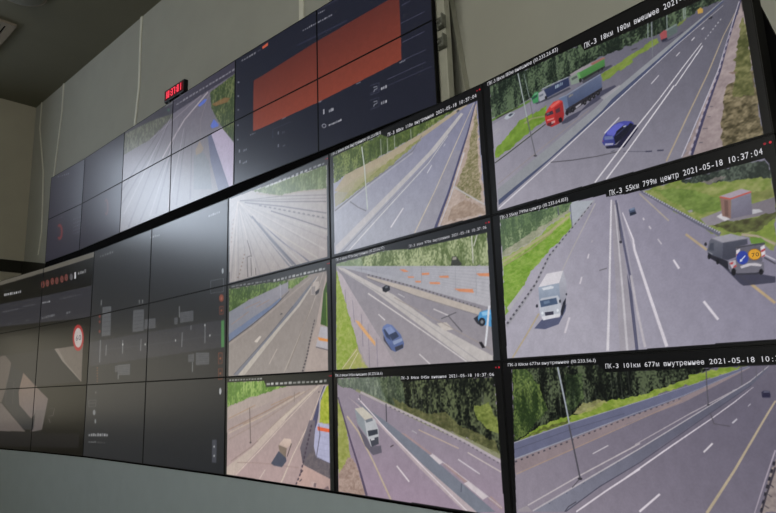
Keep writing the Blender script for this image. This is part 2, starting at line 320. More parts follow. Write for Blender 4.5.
  ('p',(150,148,156),1,[35,215,116,347,183,466,250,626,355,778,450,915,446,923,349,788,243,636,174,477,105,360,23,231]),('p',(70,68,78),.9,[39,234,46,245,38,255,31,244]),
  ('p',(70,68,78),.9,[54,259,61,270,53,280,47,269]),('p',(70,68,78),.9,[69,284,76,295,69,305,62,293]),('p',(70,68,78),.9,[84,309,91,320,84,329,77,318]),
  ('p',(70,68,78),.9,[99,333,106,344,99,353,92,342]),('p',(70,68,78),.9,[114,358,120,368,114,377,107,367]),('p',(70,68,78),.9,[128,382,135,393,128,401,122,391]),
  ('p',(70,68,78),.9,[143,406,149,416,143,425,136,414]),('p',(70,68,78),.9,[157,430,164,440,157,449,151,438]),('p',(70,68,78),.9,[171,453,178,464,172,472,165,461]),
  ('p',(70,68,78),.9,[185,478,190,491,184,497,179,485]),('p',(70,68,78),.9,[196,505,201,517,195,524,190,512]),('p',(70,68,78),.9,[207,532,212,544,206,550,201,538]),
  ('p',(70,68,78),.9,[218,559,223,571,217,577,212,565]),('p',(70,68,78),.9,[229,585,234,597,228,603,223,591]),('p',(70,68,78),.9,[240,612,244,624,239,629,234,618]),
  ('p',(70,68,78),.9,[250,637,257,646,252,653,246,644]),('p',(70,68,78),.9,[265,657,272,666,267,674,261,665]),('p',(70,68,78),.9,[280,678,286,687,282,694,276,685]),
  ('p',(70,68,78),.9,[294,698,301,707,297,714,290,705]),('p',(70,68,78),.9,[309,718,315,727,312,733,305,724]),('p',(70,68,78),.9,[323,738,329,747,326,753,320,744]),
  ('p',(70,68,78),.9,[337,757,344,766,340,772,334,763]),('p',(70,68,78),.9,[351,777,358,786,354,792,348,783]),('p',(70,68,78),.9,[365,797,371,806,368,811,362,802]),
  ('p',(70,68,78),.9,[379,817,385,826,382,831,376,822]),('p',(70,68,78),.9,[392,837,398,845,395,850,389,842]),('p',(70,68,78),.9,[405,856,411,865,409,870,403,861]),
  ('p',(70,68,78),.9,[419,876,425,884,422,889,416,880]),('p',(70,68,78),.9,[432,895,438,903,435,908,430,899]),('p',(168,154,132),1,[52,8,120,141,186,277,180,283,114,147,46,14]),
  ('p',(165,160,162),1,[298,527,355,668,452,896,448,901,351,672,294,531]),('p',(84,84,98),1,[300,942,300,885,305,884,304,941]),('p',(152,146,150),.5,[505,888,520,882,550,32,506,7,482,9]),
  ('p',(204,200,206),1,[506,895,489,684,460,311,434,16,444,15,467,309,495,681,511,893]),('p',(184,180,186),1,[517,859,514,594,510,365,503,9,511,9,517,364,519,593,521,858]),
  ('p',(86,86,108),1,[521,885,531,627,544,338,534,448,534,9,545,10,544,446,552,338,538,627,527,884]),('p',(160,156,166),.8,[529,882,541,624,553,336,545,11,549,11,556,336,545,624,532,881]),
  ('p',(190,184,190),.4,[545,765,557,646,578,466,581,467,561,647,549,766]),('p',(180,174,180),.9,[543,430,551,220,563,19,571,21,559,221,550,430]),
  ('p',(206,200,208),1,[541,801,565,632,565,568,595,306,630,15,640,19,604,309,573,569,571,633,544,802]),('p',(64,64,78),1,[526,867,525,728,528,727,529,866]),
  ('p',(64,64,78),1,[525,728,526,630,529,629,528,727]),
  ('p',(48,48,58),1,[530,629,530,627,529,625,527,624,526,623,524,624,522,626,521,628,520,630,520,633,520,636,521,638,523,639,525,639,527,639,528,637,530,635,530,632]),
  ('p',(196,190,198),1,[368,470,358,429,364,425,374,467]),('p',(196,190,198),1,[404,602,397,575,403,571,409,599]),('p',(196,190,198),1,[304,235,280,142,288,138,312,231]),
  ('p',(170,164,172),1,[423,679,419,668,422,664,427,675]),('p',(100,98,104),1,[439,486,467,491,467,497,438,491]),('p',(206,200,208),1,[685,474,698,421,704,425,690,478]),
  ('p',(206,200,208),1,[756,231,789,130,795,137,762,238]),('p',(190,184,192),1,[646,604,656,571,659,574,649,607]),('p',(190,184,192),1,[623,686,628,668,632,671,627,689]),
  ('p',(190,184,192),1,[607,742,609,727,614,729,611,744]),('p',(164,154,140),1,[605,885,687,691,690,695,608,888]),('p',(168,150,124),1,[731,597,785,493,790,501,736,605]),
  ('p',(174,152,120),1,[862,338,900,261,939,182,944,191,905,271,867,348]),('n',(104,121,54),(144,147,94),50,40,1,[617,900,738,899,984,805,977,634,961,438,884,535,824,557,698,763]),
  ('n',(82,105,46),(116,139,70),60,50,.8,[658,883,746,851,839,755,842,682,779,688,701,797]),('f',(34,42,38),(84,94,84),.1,1,[732,900,970,893,981,865,984,797,886,824,813,842]),
  ('n',(122,113,110),(152,143,140),50,30,.7,[792,853,831,863,868,856,856,840,818,840]),
  ('g',(136,130,138),(112,106,114),(804,646),(973,674),1,[781,666,844,686,926,685,982,694,976,617,823,616,797,623]),('p',(190,186,190),1,[826,660,841,670,861,631,846,629]),
  ('p',(180,178,184),1,[921,658,938,651,947,635,919,634]),('n',(60,59,38),(94,101,58),60,50,1,[814,620,911,618,976,620,973,586,929,543,866,561,827,596]),
  ('n',(102,121,50),(130,145,68),60,50,1,[924,540,973,586,964,477,941,514]),('n',(92,99,54),(122,123,74),60,50,.7,[927,750,980,734,979,699,924,694]),
  ('p',(128,100,92),1,[843,757,872,738,864,634,842,656]),('p',(92,70,66),.7,[853,736,863,729,858,647,849,654]),
  ('g',(120,118,134),(104,100,116),(879,727),(912,632),1,[872,735,925,749,920,633,864,632]),('p',(96,92,106),.5,[873,715,875,715,875,720,873,719]),
  ('p',(96,92,106),.5,[878,716,879,716,879,720,877,720]),('p',(96,92,106),.5,[882,717,884,717,883,721,882,721]),('p',(96,92,106),.5,[886,718,888,718,888,722,886,722]),
  ('p',(96,92,106),.5,[891,719,893,719,892,723,890,723]),('p',(96,92,106),.5,[895,719,897,720,897,724,895,723]),('p',(96,92,106),.5,[900,720,901,721,901,725,899,724]),
  ('p',(96,92,106),.5,[904,721,906,721,905,725,904,725]),('p',(96,92,106),.5,[908,722,910,722,910,726,908,726]),('p',(96,92,106),.5,[912,723,914,723,914,727,912,727]),
  ('p',(96,92,106),.5,[917,724,919,724,918,728,916,728]),('p',(96,92,106),.5,[921,724,923,725,922,729,921,728]),('p',(158,146,158),1,[843,761,902,773,927,748,870,737]),
  ('p',(176,84,74),1,[842,754,870,731,926,742,925,750,870,738,843,761]),('p',(96,96,112),1,[611,893,696,757,768,642,826,554,833,572,774,657,701,769,615,902]),
  ('p',(172,170,182),.8,[619,889,623,882,626,888,621,895]),('p',(172,170,182),.8,[626,878,630,872,632,878,628,884]),('p',(172,170,182),.8,[632,867,636,861,639,867,635,873]),
  ('p',(172,170,182),.8,[639,857,643,851,646,857,642,863]),('p',(172,170,182),.8,[646,846,650,840,652,846,648,853]),('p',(172,170,182),.8,[652,836,656,830,659,836,655,842]),
  ('p',(172,170,182),.8,[659,826,663,820,666,826,662,832]),('p',(172,170,182),.8,[665,815,669,809,672,816,668,822]),('p',(172,170,182),.8,[672,805,676,799,679,806,675,812]),
  ('p',(172,170,182),.8,[678,795,682,789,685,796,681,802]),('p',(172,170,182),.8,[685,785,689,779,692,786,688,792]),('p',(172,170,182),.8,[691,775,695,769,698,776,694,782]),
  ('p',(172,170,182),.8,[698,765,701,759,704,766,700,772]),('p',(172,170,182),.8,[704,755,708,750,711,756,707,762]),('p',(172,170,182),.8,[710,746,714,740,717,747,713,752]),
  ('p',(172,170,182),.8,[717,736,720,730,723,737,719,743]),('p',(172,170,182),.8,[723,726,727,721,729,728,726,733]),('p',(172,170,182),.8,[729,717,733,711,736,718,732,724]),
  ('p',(172,170,182),.8,[735,707,739,702,742,709,738,714]),('p',(172,170,182),.8,[741,698,745,692,748,700,744,705]),('p',(172,170,182),.8,[747,689,751,683,754,690,750,696]),
  ('p',(172,170,182),.8,[753,679,757,674,760,681,756,687]),('p',(172,170,182),.8,[759,670,763,665,766,672,762,677]),('p',(172,170,182),.8,[765,661,769,656,772,663,768,668]),
  ('p',(172,170,182),.8,[771,652,775,647,778,654,774,659]),('p',(172,170,182),.8,[777,643,781,638,784,645,780,651]),('p',(172,170,182),.8,[783,634,787,629,790,637,786,642]),
  ('p',(172,170,182),.8,[789,626,793,620,796,628,792,633]),('p',(172,170,182),.8,[795,617,799,612,802,620,798,625]),('p',(172,170,182),.8,[801,608,805,603,808,611,804,616]),
  ('p',(172,170,182),.8,[807,600,810,595,813,603,810,608]),('p',(172,170,182),.8,[813,591,816,586,819,594,816,599]),('p',(172,170,182),.8,[819,583,822,578,825,586,822,591]),
  ('p',(172,170,182),.8,[824,575,828,570,831,578,827,583]),('p',(140,138,140),1,[747,724,760,725,764,713,753,711]),('p',(160,148,130),1,[884,537,922,516,962,462,965,471,924,526,886,548]),
  ('p',(98,130,56),1,[903,516,932,510,948,474,906,488]),('p',(58,58,76),.95,[788,460,818,414,861,304,870,287,950,283,952,311,909,339,840,380]),
  ('p',(34,34,46),1,[789,491,825,439,840,421,839,374,814,418,789,456]),('g',(94,96,108),(74,76,90),(806,535),(821,450),1,[798,541,805,552,833,521,825,438,800,464,788,494]),
  ('p',(60,64,78),.8,[799,528,809,527,806,485,792,494]),('p',(150,152,162),.6,[789,491,801,473,801,466,789,482]),
  ('g',(70,72,86),(58,60,74),(850,511),(860,429),1,[833,521,898,518,897,490,866,486,863,436,840,426,825,438]),('p',(146,144,154),1,[804,553,858,557,898,520,833,519]),
  ('p',(112,110,122),1,[804,550,832,517,898,516,898,519,833,520,805,553]),
  ('p',(40,40,48),1,[790,526,789,523,789,520,787,518,786,518,785,518,784,520,783,522,782,525,782,529,783,532,784,535,785,536,786,537,787,537,789,535,789,532,790,529]),
  ('p',(24,24,32),1,[794,458,794,454,793,450,792,447,790,446,789,447,788,449,787,452,787,456,787,460,787,465,788,468,790,471,791,472,792,471,793,469,794,466,794,462]),
  ('p',(24,24,32),1,[816,425,816,421,815,417,813,414,812,412,810,413,809,415,808,418,808,423,808,428,809,433,810,437,811,439,812,441,814,440,815,438,816,435,816,430]),
  ('p',(92,90,102),1,[866,478,935,471,926,393,905,383,860,412]),('p',(104,102,114),1,[840,420,861,423,930,389,927,342,909,336,858,347,841,367]),
  ('p',(52,52,64),1,[843,367,859,353,909,343,926,348,926,339,908,333,859,344]),('p',(206,200,206),1,[865,468,876,474,871,435,863,430]),('p',(160,56,62),1,[864,448,874,455,873,444,864,437]),
  ('p',(206,200,206),1,[927,465,938,471,936,419,926,413]),('p',(160,56,62),1,[927,448,938,455,937,444,927,437]),('p',(160,56,62),1,[927,419,936,426,936,419,927,413]),
  ('p',(196,188,194),.8,[842,419,860,420,860,389,847,381]),('p',(168,66,70),1,[844,412,854,414,851,401,845,401]),('p',(168,66,70),1,[853,392,860,398,860,387,850,382]),
  ('p',(206,200,206),.8,[869,386,890,394,909,391,924,379,921,370,897,381,872,374]),('p',(66,66,76),1,[864,488,939,483,939,473,864,478]),
  ('p',(44,62,150),1,[894,422,892,410,889,401,884,395,879,392,874,394,869,399,865,408,863,419,863,431,865,443,869,452,873,459,879,461,884,459,889,454,892,445,894,434]),
  ('p',(214,218,230),1,[886,437,872,415,874,411,887,433]),('p',(214,218,230),1,[870,407,872,422,878,411]),
  ('p',(120,80,30),1,[927,428,925,419,921,411,916,406,911,404,905,406,900,411,896,419,894,429,893,439,895,448,899,456,904,461,909,462,915,461,920,455,924,448,926,438]),
  ('p',(206,150,46),1,[925,429,924,420,920,413,916,409,911,408,905,409,901,414,897,421,895,429,895,438,896,447,900,454,904,458,909,459,915,458,919,453,923,446,925,438]),
  ('p',(22,22,30),1,[856,361,856,355,854,350,852,346,850,345,848,345,846,348,845,353,844,358,845,365,845,371,847,376,849,380,851,381,853,381,855,378,856,374,857,368]),
  ('p',(22,22,30),1,[924,342,924,337,923,333,921,330,919,329,917,329,916,332,915,335,914,340,914,345,915,350,916,354,918,357,920,359,921,358,923,356,924,352,925,347]),
  ('p',(186,182,192),1,[934,420,957,387,959,392,936,425]),('p',(60,58,68),1,[931,408,956,369,958,375,933,414]),('p',(82,86,112),1,[157,188,193,239,268,240,302,320,294,274,262,198,204,176]),
  ('g',(168,168,178),(140,140,152),(287,493),(293,322),1,[277,453,300,528,310,441,300,332,275,308]),('p',(204,200,206),1,[190,449,231,528,300,528,279,454]),
  ('g',(150,160,176),(132,142,160),(220,449),(231,359),1,[190,449,279,454,277,349,189,356]),('p',(200,204,212),1,[204,440,244,445,256,437,253,426,210,424]),
  ('p',(176,180,190),1,[186,357,200,376,269,378,277,349,278,301,272,252,197,238,188,272]),('p',(70,86,112),1,[191,361,262,365,266,325,194,318]),
  ('p',(120,140,165),.6,[206,353,231,356,235,339,210,334]),('p',(56,56,72),1,[208,283,245,283,245,261,210,258]),('p',(206,206,212),1,[194,258,271,264,270,245,199,233]),
  ('p',(210,214,220),1,[203,279,203,276,202,273,200,271,198,270,197,270,195,272,194,274,193,277,193,281,194,284,195,287,196,289,198,290,200,289,201,288,202,285,203,282]),
  ('p',(210,214,220),1,[268,284,267,280,266,278,265,276,263,275,262,275,260,277,259,279,258,282,258,285,259,289,260,291,261,293,263,294,264,294,266,292,267,290,268,287]),
  ('p',(40,42,52),1,[182,329,182,325,181,322,179,320,178,319,176,319,174,321,173,323,172,327,172,331,173,335,174,338,175,340,177,341,179,341,180,339,182,336,182,333]),
  ('p',(40,42,52),1,[280,339,279,335,279,332,277,330,276,329,275,329,273,331,273,334,272,337,272,341,272,344,273,347,275,350,276,351,277,350,278,349,279,346,280,343]),
  ('p',(40,42,52),1,[307,376,307,374,306,372,305,370,304,370,303,370,302,371,302,373,301,375,301,378,301,380,302,382,303,384,304,384,305,384,306,383,307,381,307,379]),
  ('p',(40,42,54),1,[275,277,287,328,301,356,297,307,281,250,275,251]),('p',(66,76,100),1,[565,809,585,814,589,774,567,771]),('p',(36,42,58),1,[567,790,587,790,589,774,567,771]),
  ('p',(110,124,150),1,[567,810,584,814,585,803,569,800]),('p',(4,4,6),1,[496,1015,494,1015,491,919,562,907,971,897,970,951,566,968]),
  ('k',(4,4,6),1,[36,964,358,946,489,937,562,903,971,895,981,858,974,18,548,10,24,7]),
 ],
 'L6R2': [
  ('p',(4,4,6),1,[-15,-15,-15,1015,1015,1015,1015,-15]),('g',(136,128,140),(100,95,110),(126,150),(867,611),1,[13,-15,40,949,397,953,427,915,917,914,1015,913,1015,683,999,-15]),
  ('f',(8,12,10),(80,90,66),.5,1,[40,956,394,954,423,915,766,915,723,908,765,908,703,875,614,818,484,745,344,678,212,616,100,517,26,479]),
  ('f',(40,60,26),(118,138,70),.2,.75,[44,950,106,946,160,846,184,692,102,559,29,493]),('f',(28,42,24),(96,118,70),.2,.6,[268,900,336,907,335,772,294,694,263,693]),
  ('n',(104,127,42),(146,159,76),60,50,1,[28,481,137,578,213,635,330,678,390,734,533,779,614,818,703,875,796,912,856,915,757,865,630,797,482,716,385,656,266,612]),
  ('n',(132,133,80),(172,165,118),60,50,.8,[285,671,333,728,378,755,418,739,389,706,322,672]),('n',(42,37,30),(82,85,46),60,50,.55,[28,481,136,561,212,611,276,646,274,626,186,576,83,516]),
  ('p',(136,122,126),1,[23,373,276,526,507,676,478,653,668,771,856,909,855,902,666,740,476,619,477,615,272,459,22,288]),
  ('p',(98,100,124),1,[26,479,266,612,530,744,671,815,856,913,857,907,668,771,478,653,507,676,276,528,22,371]),
  ('p',(152,152,166),.9,[27,476,266,609,531,742,671,814,856,912,856,914,671,816,530,745,266,614,26,482]),('p',(72,74,92),.6,[24,431,264,570,475,675,474,679,263,574,23,436]),
  ('p',(150,150,160),.9,[25,372,277,530,507,676,668,773,856,906,856,908,668,776,507,680,276,536,23,380]),('p',(58,56,68),.9,[26,355,36,361,34,370,24,364]),
  ('p',(58,56,68),.9,[53,372,62,378,60,386,51,381]),('p',(58,56,68),.9,[79,388,88,394,86,403,77,397]),('p',(58,56,68),.9,[104,405,113,410,111,418,102,413]),
  ('p',(58,56,68),.9,[130,421,138,426,136,434,128,429]),('p',(58,56,68),.9,[154,436,163,442,161,450,153,444]),('p',(58,56,68),.9,[179,452,187,457,185,465,177,460]),
  ('p',(58,56,68),.9,[203,467,211,472,209,480,201,475]),('p',(58,56,68),.9,[226,482,235,487,233,495,225,490]),('p',(58,56,68),.9,[250,497,258,502,256,509,248,504]),
  ('p',(58,56,68),.9,[273,512,280,517,279,524,271,519]),('p',(58,56,68),.9,[295,526,303,531,301,538,294,533]),('p',(58,56,68),.9,[317,541,325,546,324,552,316,547]),
  ('p',(58,56,68),.9,[339,555,347,560,345,567,338,562]),('p',(58,56,68),.9,[361,569,368,574,367,580,359,576]),('p',(58,56,68),.9,[382,583,389,588,388,594,381,589]),
  ('p',(58,56,68),.9,[403,597,410,602,409,608,402,603]),('p',(58,56,68),.9,[423,610,430,615,429,621,422,616]),('p',(58,56,68),.9,[444,624,451,628,450,634,443,629]),
  ('p',(58,56,68),.9,[464,637,471,641,470,647,463,642]),('p',(58,56,68),.9,[483,650,490,654,489,660,482,655]),('p',(58,56,68),.9,[503,663,510,667,509,672,502,668]),
  ('p',(58,56,68),.9,[522,675,529,679,528,684,521,680]),('p',(58,56,68),.9,[541,686,548,690,547,695,541,691]),('p',(58,56,68),.9,[560,698,567,702,566,706,559,702]),
  ('p',(58,56,68),.9,[579,709,585,713,584,717,578,714]),('p',(58,56,68),.9,[597,720,603,724,603,728,596,725]),('p',(58,56,68),.9,[615,731,621,735,621,739,614,735]),
  ('p',(58,56,68),.9,[633,742,639,746,638,750,632,746]),('p',(58,56,68),.9,[650,753,657,756,656,760,650,757]),
  ('p',(158,136,122),.9,[27,280,273,461,524,646,661,748,661,751,523,649,272,466,26,287]),('p',(186,180,186),1,[348,443,408,496,406,501,347,448]),
  ('p',(178,170,174),1,[70,99,286,307,516,516,514,522,284,313,67,105]),('p',(168,160,166),1,[498,508,679,680,850,831,849,835,678,684,497,512]),('p',(150,142,148),1,[24,67,64,99,87,68,23,53]),
  ('g',(126,126,140),(92,92,108),(117,82),(605,700),1,[87,68,305,288,513,490,735,723,850,840,902,909,906,905,856,823,738,691,587,518,508,421,361,267,228,100]),
  ('p',(172,166,172),1,[89,69,307,284,514,490,736,719,851,836,904,908,903,910,850,840,735,723,512,495,304,291,86,76]),
  ('p',(66,66,82),.9,[225,97,361,263,509,417,739,687,854,820,854,823,738,690,508,421,360,268,223,101]),('p',(84,86,104),1,[161,129,165,133,164,138,159,133]),
  ('p',(84,86,104),1,[233,202,238,206,236,211,232,206]),('p',(84,86,104),1,[303,272,307,276,305,280,301,276]),('p',(84,86,104),1,[369,339,373,343,371,347,367,343]),
  ('p',(84,86,104),1,[432,403,436,407,435,411,431,407]),('p',(206,198,206),1,[267,105,388,248,507,381,505,389,385,255,264,112]),
  ('p',(206,198,206),1,[458,327,617,516,736,655,804,738,858,811,858,813,803,742,735,659,615,522,455,334]),
  ('p',(170,156,134),1,[694,196,781,410,885,686,908,745,905,749,881,690,776,416,687,202]),('p',(206,198,206),1,[491,156,562,261,558,268,487,164]),
  ('p',(200,194,200),1,[705,490,733,536,730,542,702,496]),('p',(190,186,194),1,[792,637,806,658,804,663,790,642]),('p',(176,172,182),1,[838,719,845,731,844,735,837,722]),
  ('p',(176,172,182),1,[794,642,805,658,804,661,793,645]),('n',(124,112,112),(150,138,134),60,50,1,[827,231,882,462,940,690,904,249]),
  ('p',(164,154,166),1,[812,209,854,380,890,522,887,524,851,381,810,210]),('p',(50,46,58),.9,[834,231,854,320,885,444,880,446,850,322,829,232]),
  ('p',(44,42,52),1,[835,238,838,256,833,257,829,239]),('p',(44,42,52),1,[842,274,846,292,840,293,836,275]),('p',(44,42,52),1,[849,310,853,328,847,329,844,312]),
  ('p',(44,42,52),1,[857,345,861,363,855,365,851,347]),('p',(44,42,52),1,[865,381,869,399,863,401,859,383]),('p',(44,42,52),1,[873,417,877,434,871,437,867,419]),
  ('p',(44,42,52),1,[881,452,885,470,879,472,875,454]),('p',(60,56,66),1,[843,266,852,256,853,260,844,270]),('p',(60,56,66),1,[854,320,862,309,864,312,855,323]),
  ('p',(60,56,66),1,[863,364,870,352,872,356,865,368]),('p',(150,156,164),1,[239,950,258,726,266,613,272,615,264,728,246,951]),
  ('p',(74,72,80),1,[264,603,276,459,289,299,295,302,282,461,270,605]),
  ('p',(50,48,56),1,[300,300,300,297,298,294,296,292,293,291,290,290,287,291,285,292,283,294,283,297,283,299,285,302,288,304,291,305,294,306,296,305,299,304,300,302]),
  ('p',(84,80,88),1,[286,294,257,245,260,242,289,291]),('p',(78,76,84),1,[739,902,735,825,732,726,735,727,738,826,742,902]),
  ('p',(60,58,66),1,[737,727,737,725,736,724,735,723,734,722,733,722,731,722,730,724,730,725,730,727,730,728,731,730,732,731,733,731,735,731,736,731,737,730,737,728]),
  ('p',(86,84,92),1,[834,911,828,822,831,822,836,911]),('p',(92,90,98),1,[871,908,868,857,870,857,873,908]),('p',(92,90,98),1,[889,910,887,883,889,883,891,910]),
  ('p',(78,74,82),1,[735,687,741,633,784,622,785,626,743,636,737,689]),('p',(66,64,76),1,[222,97,238,129,270,163,268,167,236,133,219,99]),
  ('p',(40,38,62),1,[876,787,881,794,895,793,897,776,895,761,875,762]),('p',(90,90,110),1,[882,792,894,792,895,785,880,785]),('p',(180,176,184),1,[803,794,816,801,816,804,803,797]),
  ('p',(4,4,6),1,[440,1015,371,1015,423,907,917,913,1015,911,1015,1007,548,1004]),('k',(4,4,6),1,[13,-15,40,949,397,953,427,915,917,914,1015,913,1015,683,999,-15]),
 ],
 'L5R0': [
  ('p',(8,8,11),1,[-15,-15,-15,1015,1015,1015,1015,-15]),('g',(156,157,168),(124,124,146),(367,89),(903,815),1,[31,957,397,964,437,921,974,890,979,14,26,21]),
  ('f',(62,78,36),(118,130,76),.35,1,[31,962,403,960,438,925,865,912,912,912,659,822,431,776,124,730,36,693]),
  ('f',(46,62,30),(90,106,56),.4,.6,[263,929,438,925,701,913,659,828,431,780,259,778]),('p',(160,148,126),1,[35,620,125,734,431,772,659,822,912,909,929,892,630,770,304,616,155,550]),
  ('n',(118,124,66),(146,146,92),40,30,.85,[224,644,428,690,630,783,657,778,457,646,271,566,67,470]),
  ('g',(146,140,108),(160,152,128),(68,474),(459,707),.7,[34,593,273,685,459,726,503,741,255,597,41,460]),
  ('p',(110,108,112),.9,[38,423,273,551,602,703,659,798,656,802,599,710,268,561,32,436]),('p',(176,174,178),.7,[69,425,288,539,601,685,598,692,284,547,65,433]),
  ('p',(176,172,174),1,[35,97,359,360,595,552,705,649,886,850,899,833,736,632,449,378,163,124,42,14]),('p',(120,118,126),.7,[62,1,343,259,730,598,898,829,896,832,728,602,339,265,57,9]),
  ('p',(192,190,192),1,[139,16,389,259,690,547,809,710,807,714,687,552,384,266,133,25]),('p',(200,196,202),1,[442,117,528,249,522,257,435,125]),
  ('p',(190,188,196),1,[681,470,710,522,706,528,677,476]),('p',(180,178,190),1,[782,637,793,652,789,657,779,642]),
  ('p',(188,176,160),1,[591,18,720,301,835,583,907,757,958,881,956,884,904,761,831,588,715,307,585,24]),('p',(140,136,144),.5,[597,18,833,578,876,555,707,21]),
  ('n',(158,140,130),(182,166,158),50,40,1,[707,20,790,254,883,551,969,883,973,335,980,11]),('n',(98,98,60),(160,148,124),110,90,.9,[839,291,906,487,936,671,970,822,960,442,963,127,892,183]),
  ('n',(120,100,84),(160,140,124),60,50,.6,[809,143,880,163,965,70,974,26,781,44]),('p',(176,172,172),1,[822,288,891,195,973,86,977,94,895,203,827,297]),
  ('p',(74,74,104),1,[718,9,795,240,884,548,917,664,971,893,967,897,910,671,875,558,784,251,703,21]),('p',(188,186,196),.8,[734,15,810,235,892,528,886,533,804,240,729,20]),
  ('p',(172,178,172),1,[251,935,267,728,280,341,288,338,275,724,259,932]),('p',(112,112,118),1,[154,463,216,383,273,327,276,336,220,390,159,470]),
  ('p',(150,154,146),.8,[390,927,390,769,396,766,395,924]),('p',(150,154,146),.8,[435,911,435,764,441,761,440,908]),('p',(150,154,146),.8,[484,902,482,787,487,784,489,899]),
  ('p',(150,154,146),.8,[590,896,590,802,595,799,595,894]),('p',(70,70,80),1,[861,878,876,887,880,870,868,864]),('p',(8,8,11),1,[439,992,440,910,985,895,978,963]),
  ('k',(8,8,11),1,[31,957,397,964,437,921,974,890,979,14,26,21]),
 ],
 'L5R1': [  # border colour lifted to grey: reflected haze painted in
  ('p',(40,42,46),1,[-15,-15,-15,1015,1015,1015,1015,-15]),('g',(136,132,140),(150,143,148),(716,546),(466,55),1,[39,949,396,954,549,919,978,901,967,4,22,1]),
  ('f',(88,104,64),(162,170,132),.35,1,[39,944,398,955,545,918,979,901,978,652,29,921]),('f',(112,130,104),(150,162,134),.2,.7,[39,944,230,947,244,863,29,921]),
  ('p',(190,190,180),.9,[898,906,897,697,903,696,904,904]),('p',(190,190,180),.9,[926,897,906,824,911,819,931,893]),('p',(60,62,58),1,[784,714,794,780,815,777,844,707,830,698]),
  ('p',(150,146,136),1,[796,773,815,771,816,751,795,754]),('g',(158,158,166),(172,170,176),(451,793),(928,408),1,[30,929,977,656,974,361,775,485,448,689,147,864]),
  ('p',(142,142,152),.55,[180,864,612,748,983,636,983,640,612,752,180,868]),('p',(142,142,152),.55,[187,861,616,732,982,609,982,613,616,736,187,865]),
  ('p',(142,142,152),.55,[194,857,620,715,980,582,981,586,620,719,194,862]),('p',(142,142,152),.55,[201,854,623,699,979,555,980,559,624,703,201,858]),
  ('p',(142,142,152),.55,[208,851,627,682,978,528,978,532,628,686,209,855]),('p',(142,142,152),.55,[215,847,631,666,977,502,977,505,631,670,216,852]),
  ('p',(142,142,152),.55,[222,844,634,650,975,475,976,478,635,654,223,848]),('p',(142,142,152),.55,[229,841,638,634,974,448,975,451,639,637,230,845]),
  ('p',(142,142,152),.55,[236,838,642,618,973,421,973,424,642,621,237,842]),('p',(120,122,130),.6,[226,864,228,818,232,817,230,863]),('p',(120,122,130),.6,[334,833,335,763,338,762,337,833]),
  ('p',(120,122,130),.6,[617,752,615,617,618,617,620,751]),('p',(120,122,130),.6,[806,698,801,521,803,521,808,698]),('p',(120,122,130),.6,[912,668,905,467,907,467,914,667]),
  ('p',(206,128,86),.85,[485,769,513,764,543,735,512,740]),('p',(206,128,86),.85,[617,704,662,695,663,678,620,686]),('p',(206,128,86),.85,[716,654,767,644,771,626,721,639]),
  ('p',(206,128,86),.85,[531,700,571,689,573,678,538,687]),('p',(206,128,86),.85,[576,653,611,644,613,630,582,638]),('p',(206,128,86),.85,[659,622,718,607,722,589,665,605]),
  ('p',(206,128,86),.85,[795,539,890,513,895,484,822,510]),('p',(206,128,86),.85,[911,621,975,606,976,581,926,598]),('p',(84,82,86),.85,[272,777,282,771,285,783,275,789]),
  ('p',(84,82,86),.85,[298,761,309,755,312,767,301,773]),('p',(84,82,86),.85,[324,746,335,740,338,752,327,758]),('p',(84,82,86),.85,[350,730,360,724,363,736,353,743]),
  ('p',(84,82,86),.85,[376,715,386,709,389,721,379,727]),('p',(84,82,86),.85,[401,700,411,695,414,707,404,712]),('p',(84,82,86),.85,[425,686,435,680,438,692,428,698]),
  ('p',(84,82,86),.85,[450,671,460,666,463,677,453,683]),('p',(84,82,86),.85,[474,657,484,651,486,663,477,669]),('p',(84,82,86),.85,[498,643,507,637,510,649,501,655]),
  ('p',(84,82,86),.85,[521,629,531,624,533,635,524,641]),('p',(84,82,86),.85,[544,615,554,610,556,621,547,627]),('p',(84,82,86),.85,[567,602,576,597,579,608,570,613]),
  ('p',(84,82,86),.85,[589,588,598,582,601,593,593,599]),('p',(84,82,86),.85,[611,573,620,567,623,578,614,584]),('p',(84,82,86),.85,[633,559,641,553,644,564,636,570]),
  ('p',(84,82,86),.85,[654,544,662,539,666,550,657,555]),('p',(84,82,86),.85,[675,530,683,525,686,535,678,541]),('p',(84,82,86),.85,[696,516,704,511,707,521,699,527]),
  ('p',(84,82,86),.85,[716,502,724,497,727,508,719,513]),('p',(84,82,86),.85,[736,489,744,483,747,494,739,499]),('p',(84,82,86),.85,[756,475,764,470,767,480,759,486]),
  ('p',(84,82,86),.85,[776,462,784,457,787,467,779,472]),('p',(84,82,86),.85,[796,449,803,444,806,454,799,459]),('p',(84,82,86),.85,[815,436,822,430,825,441,818,446]),
  ('p',(84,82,86),.85,[834,422,841,417,844,427,837,433]),('p',(84,82,86),.85,[852,409,860,404,863,414,855,419]),('p',(84,82,86),.85,[871,396,878,391,881,401,874,406]),
  ('p',(84,82,86),.85,[889,383,896,378,899,388,892,393]),('p',(84,82,86),.85,[907,370,914,365,917,375,910,380]),('p',(178,168,160),1,[258,780,581,587,926,360,914,322,726,434,579,536,273,757]),
  ('p',(124,120,124),1,[271,750,578,530,913,317,914,322,580,535,273,756]),('p',(182,176,174),1,[47,916,98,889,444,571,672,301,968,30,966,-2,845,5,300,646,80,869]),
  ('p',(150,146,150),.8,[78,872,372,584,621,316,898,-2,900,3,624,321,375,590,82,877]),('p',(186,178,172),1,[690,301,744,299,779,242,730,237]),
  ('p',(198,192,192),1,[267,620,478,394,666,189,835,1,839,8,670,196,483,401,272,628]),('p',(150,140,136),1,[442,546,719,297,969,66,971,71,721,302,445,551]),
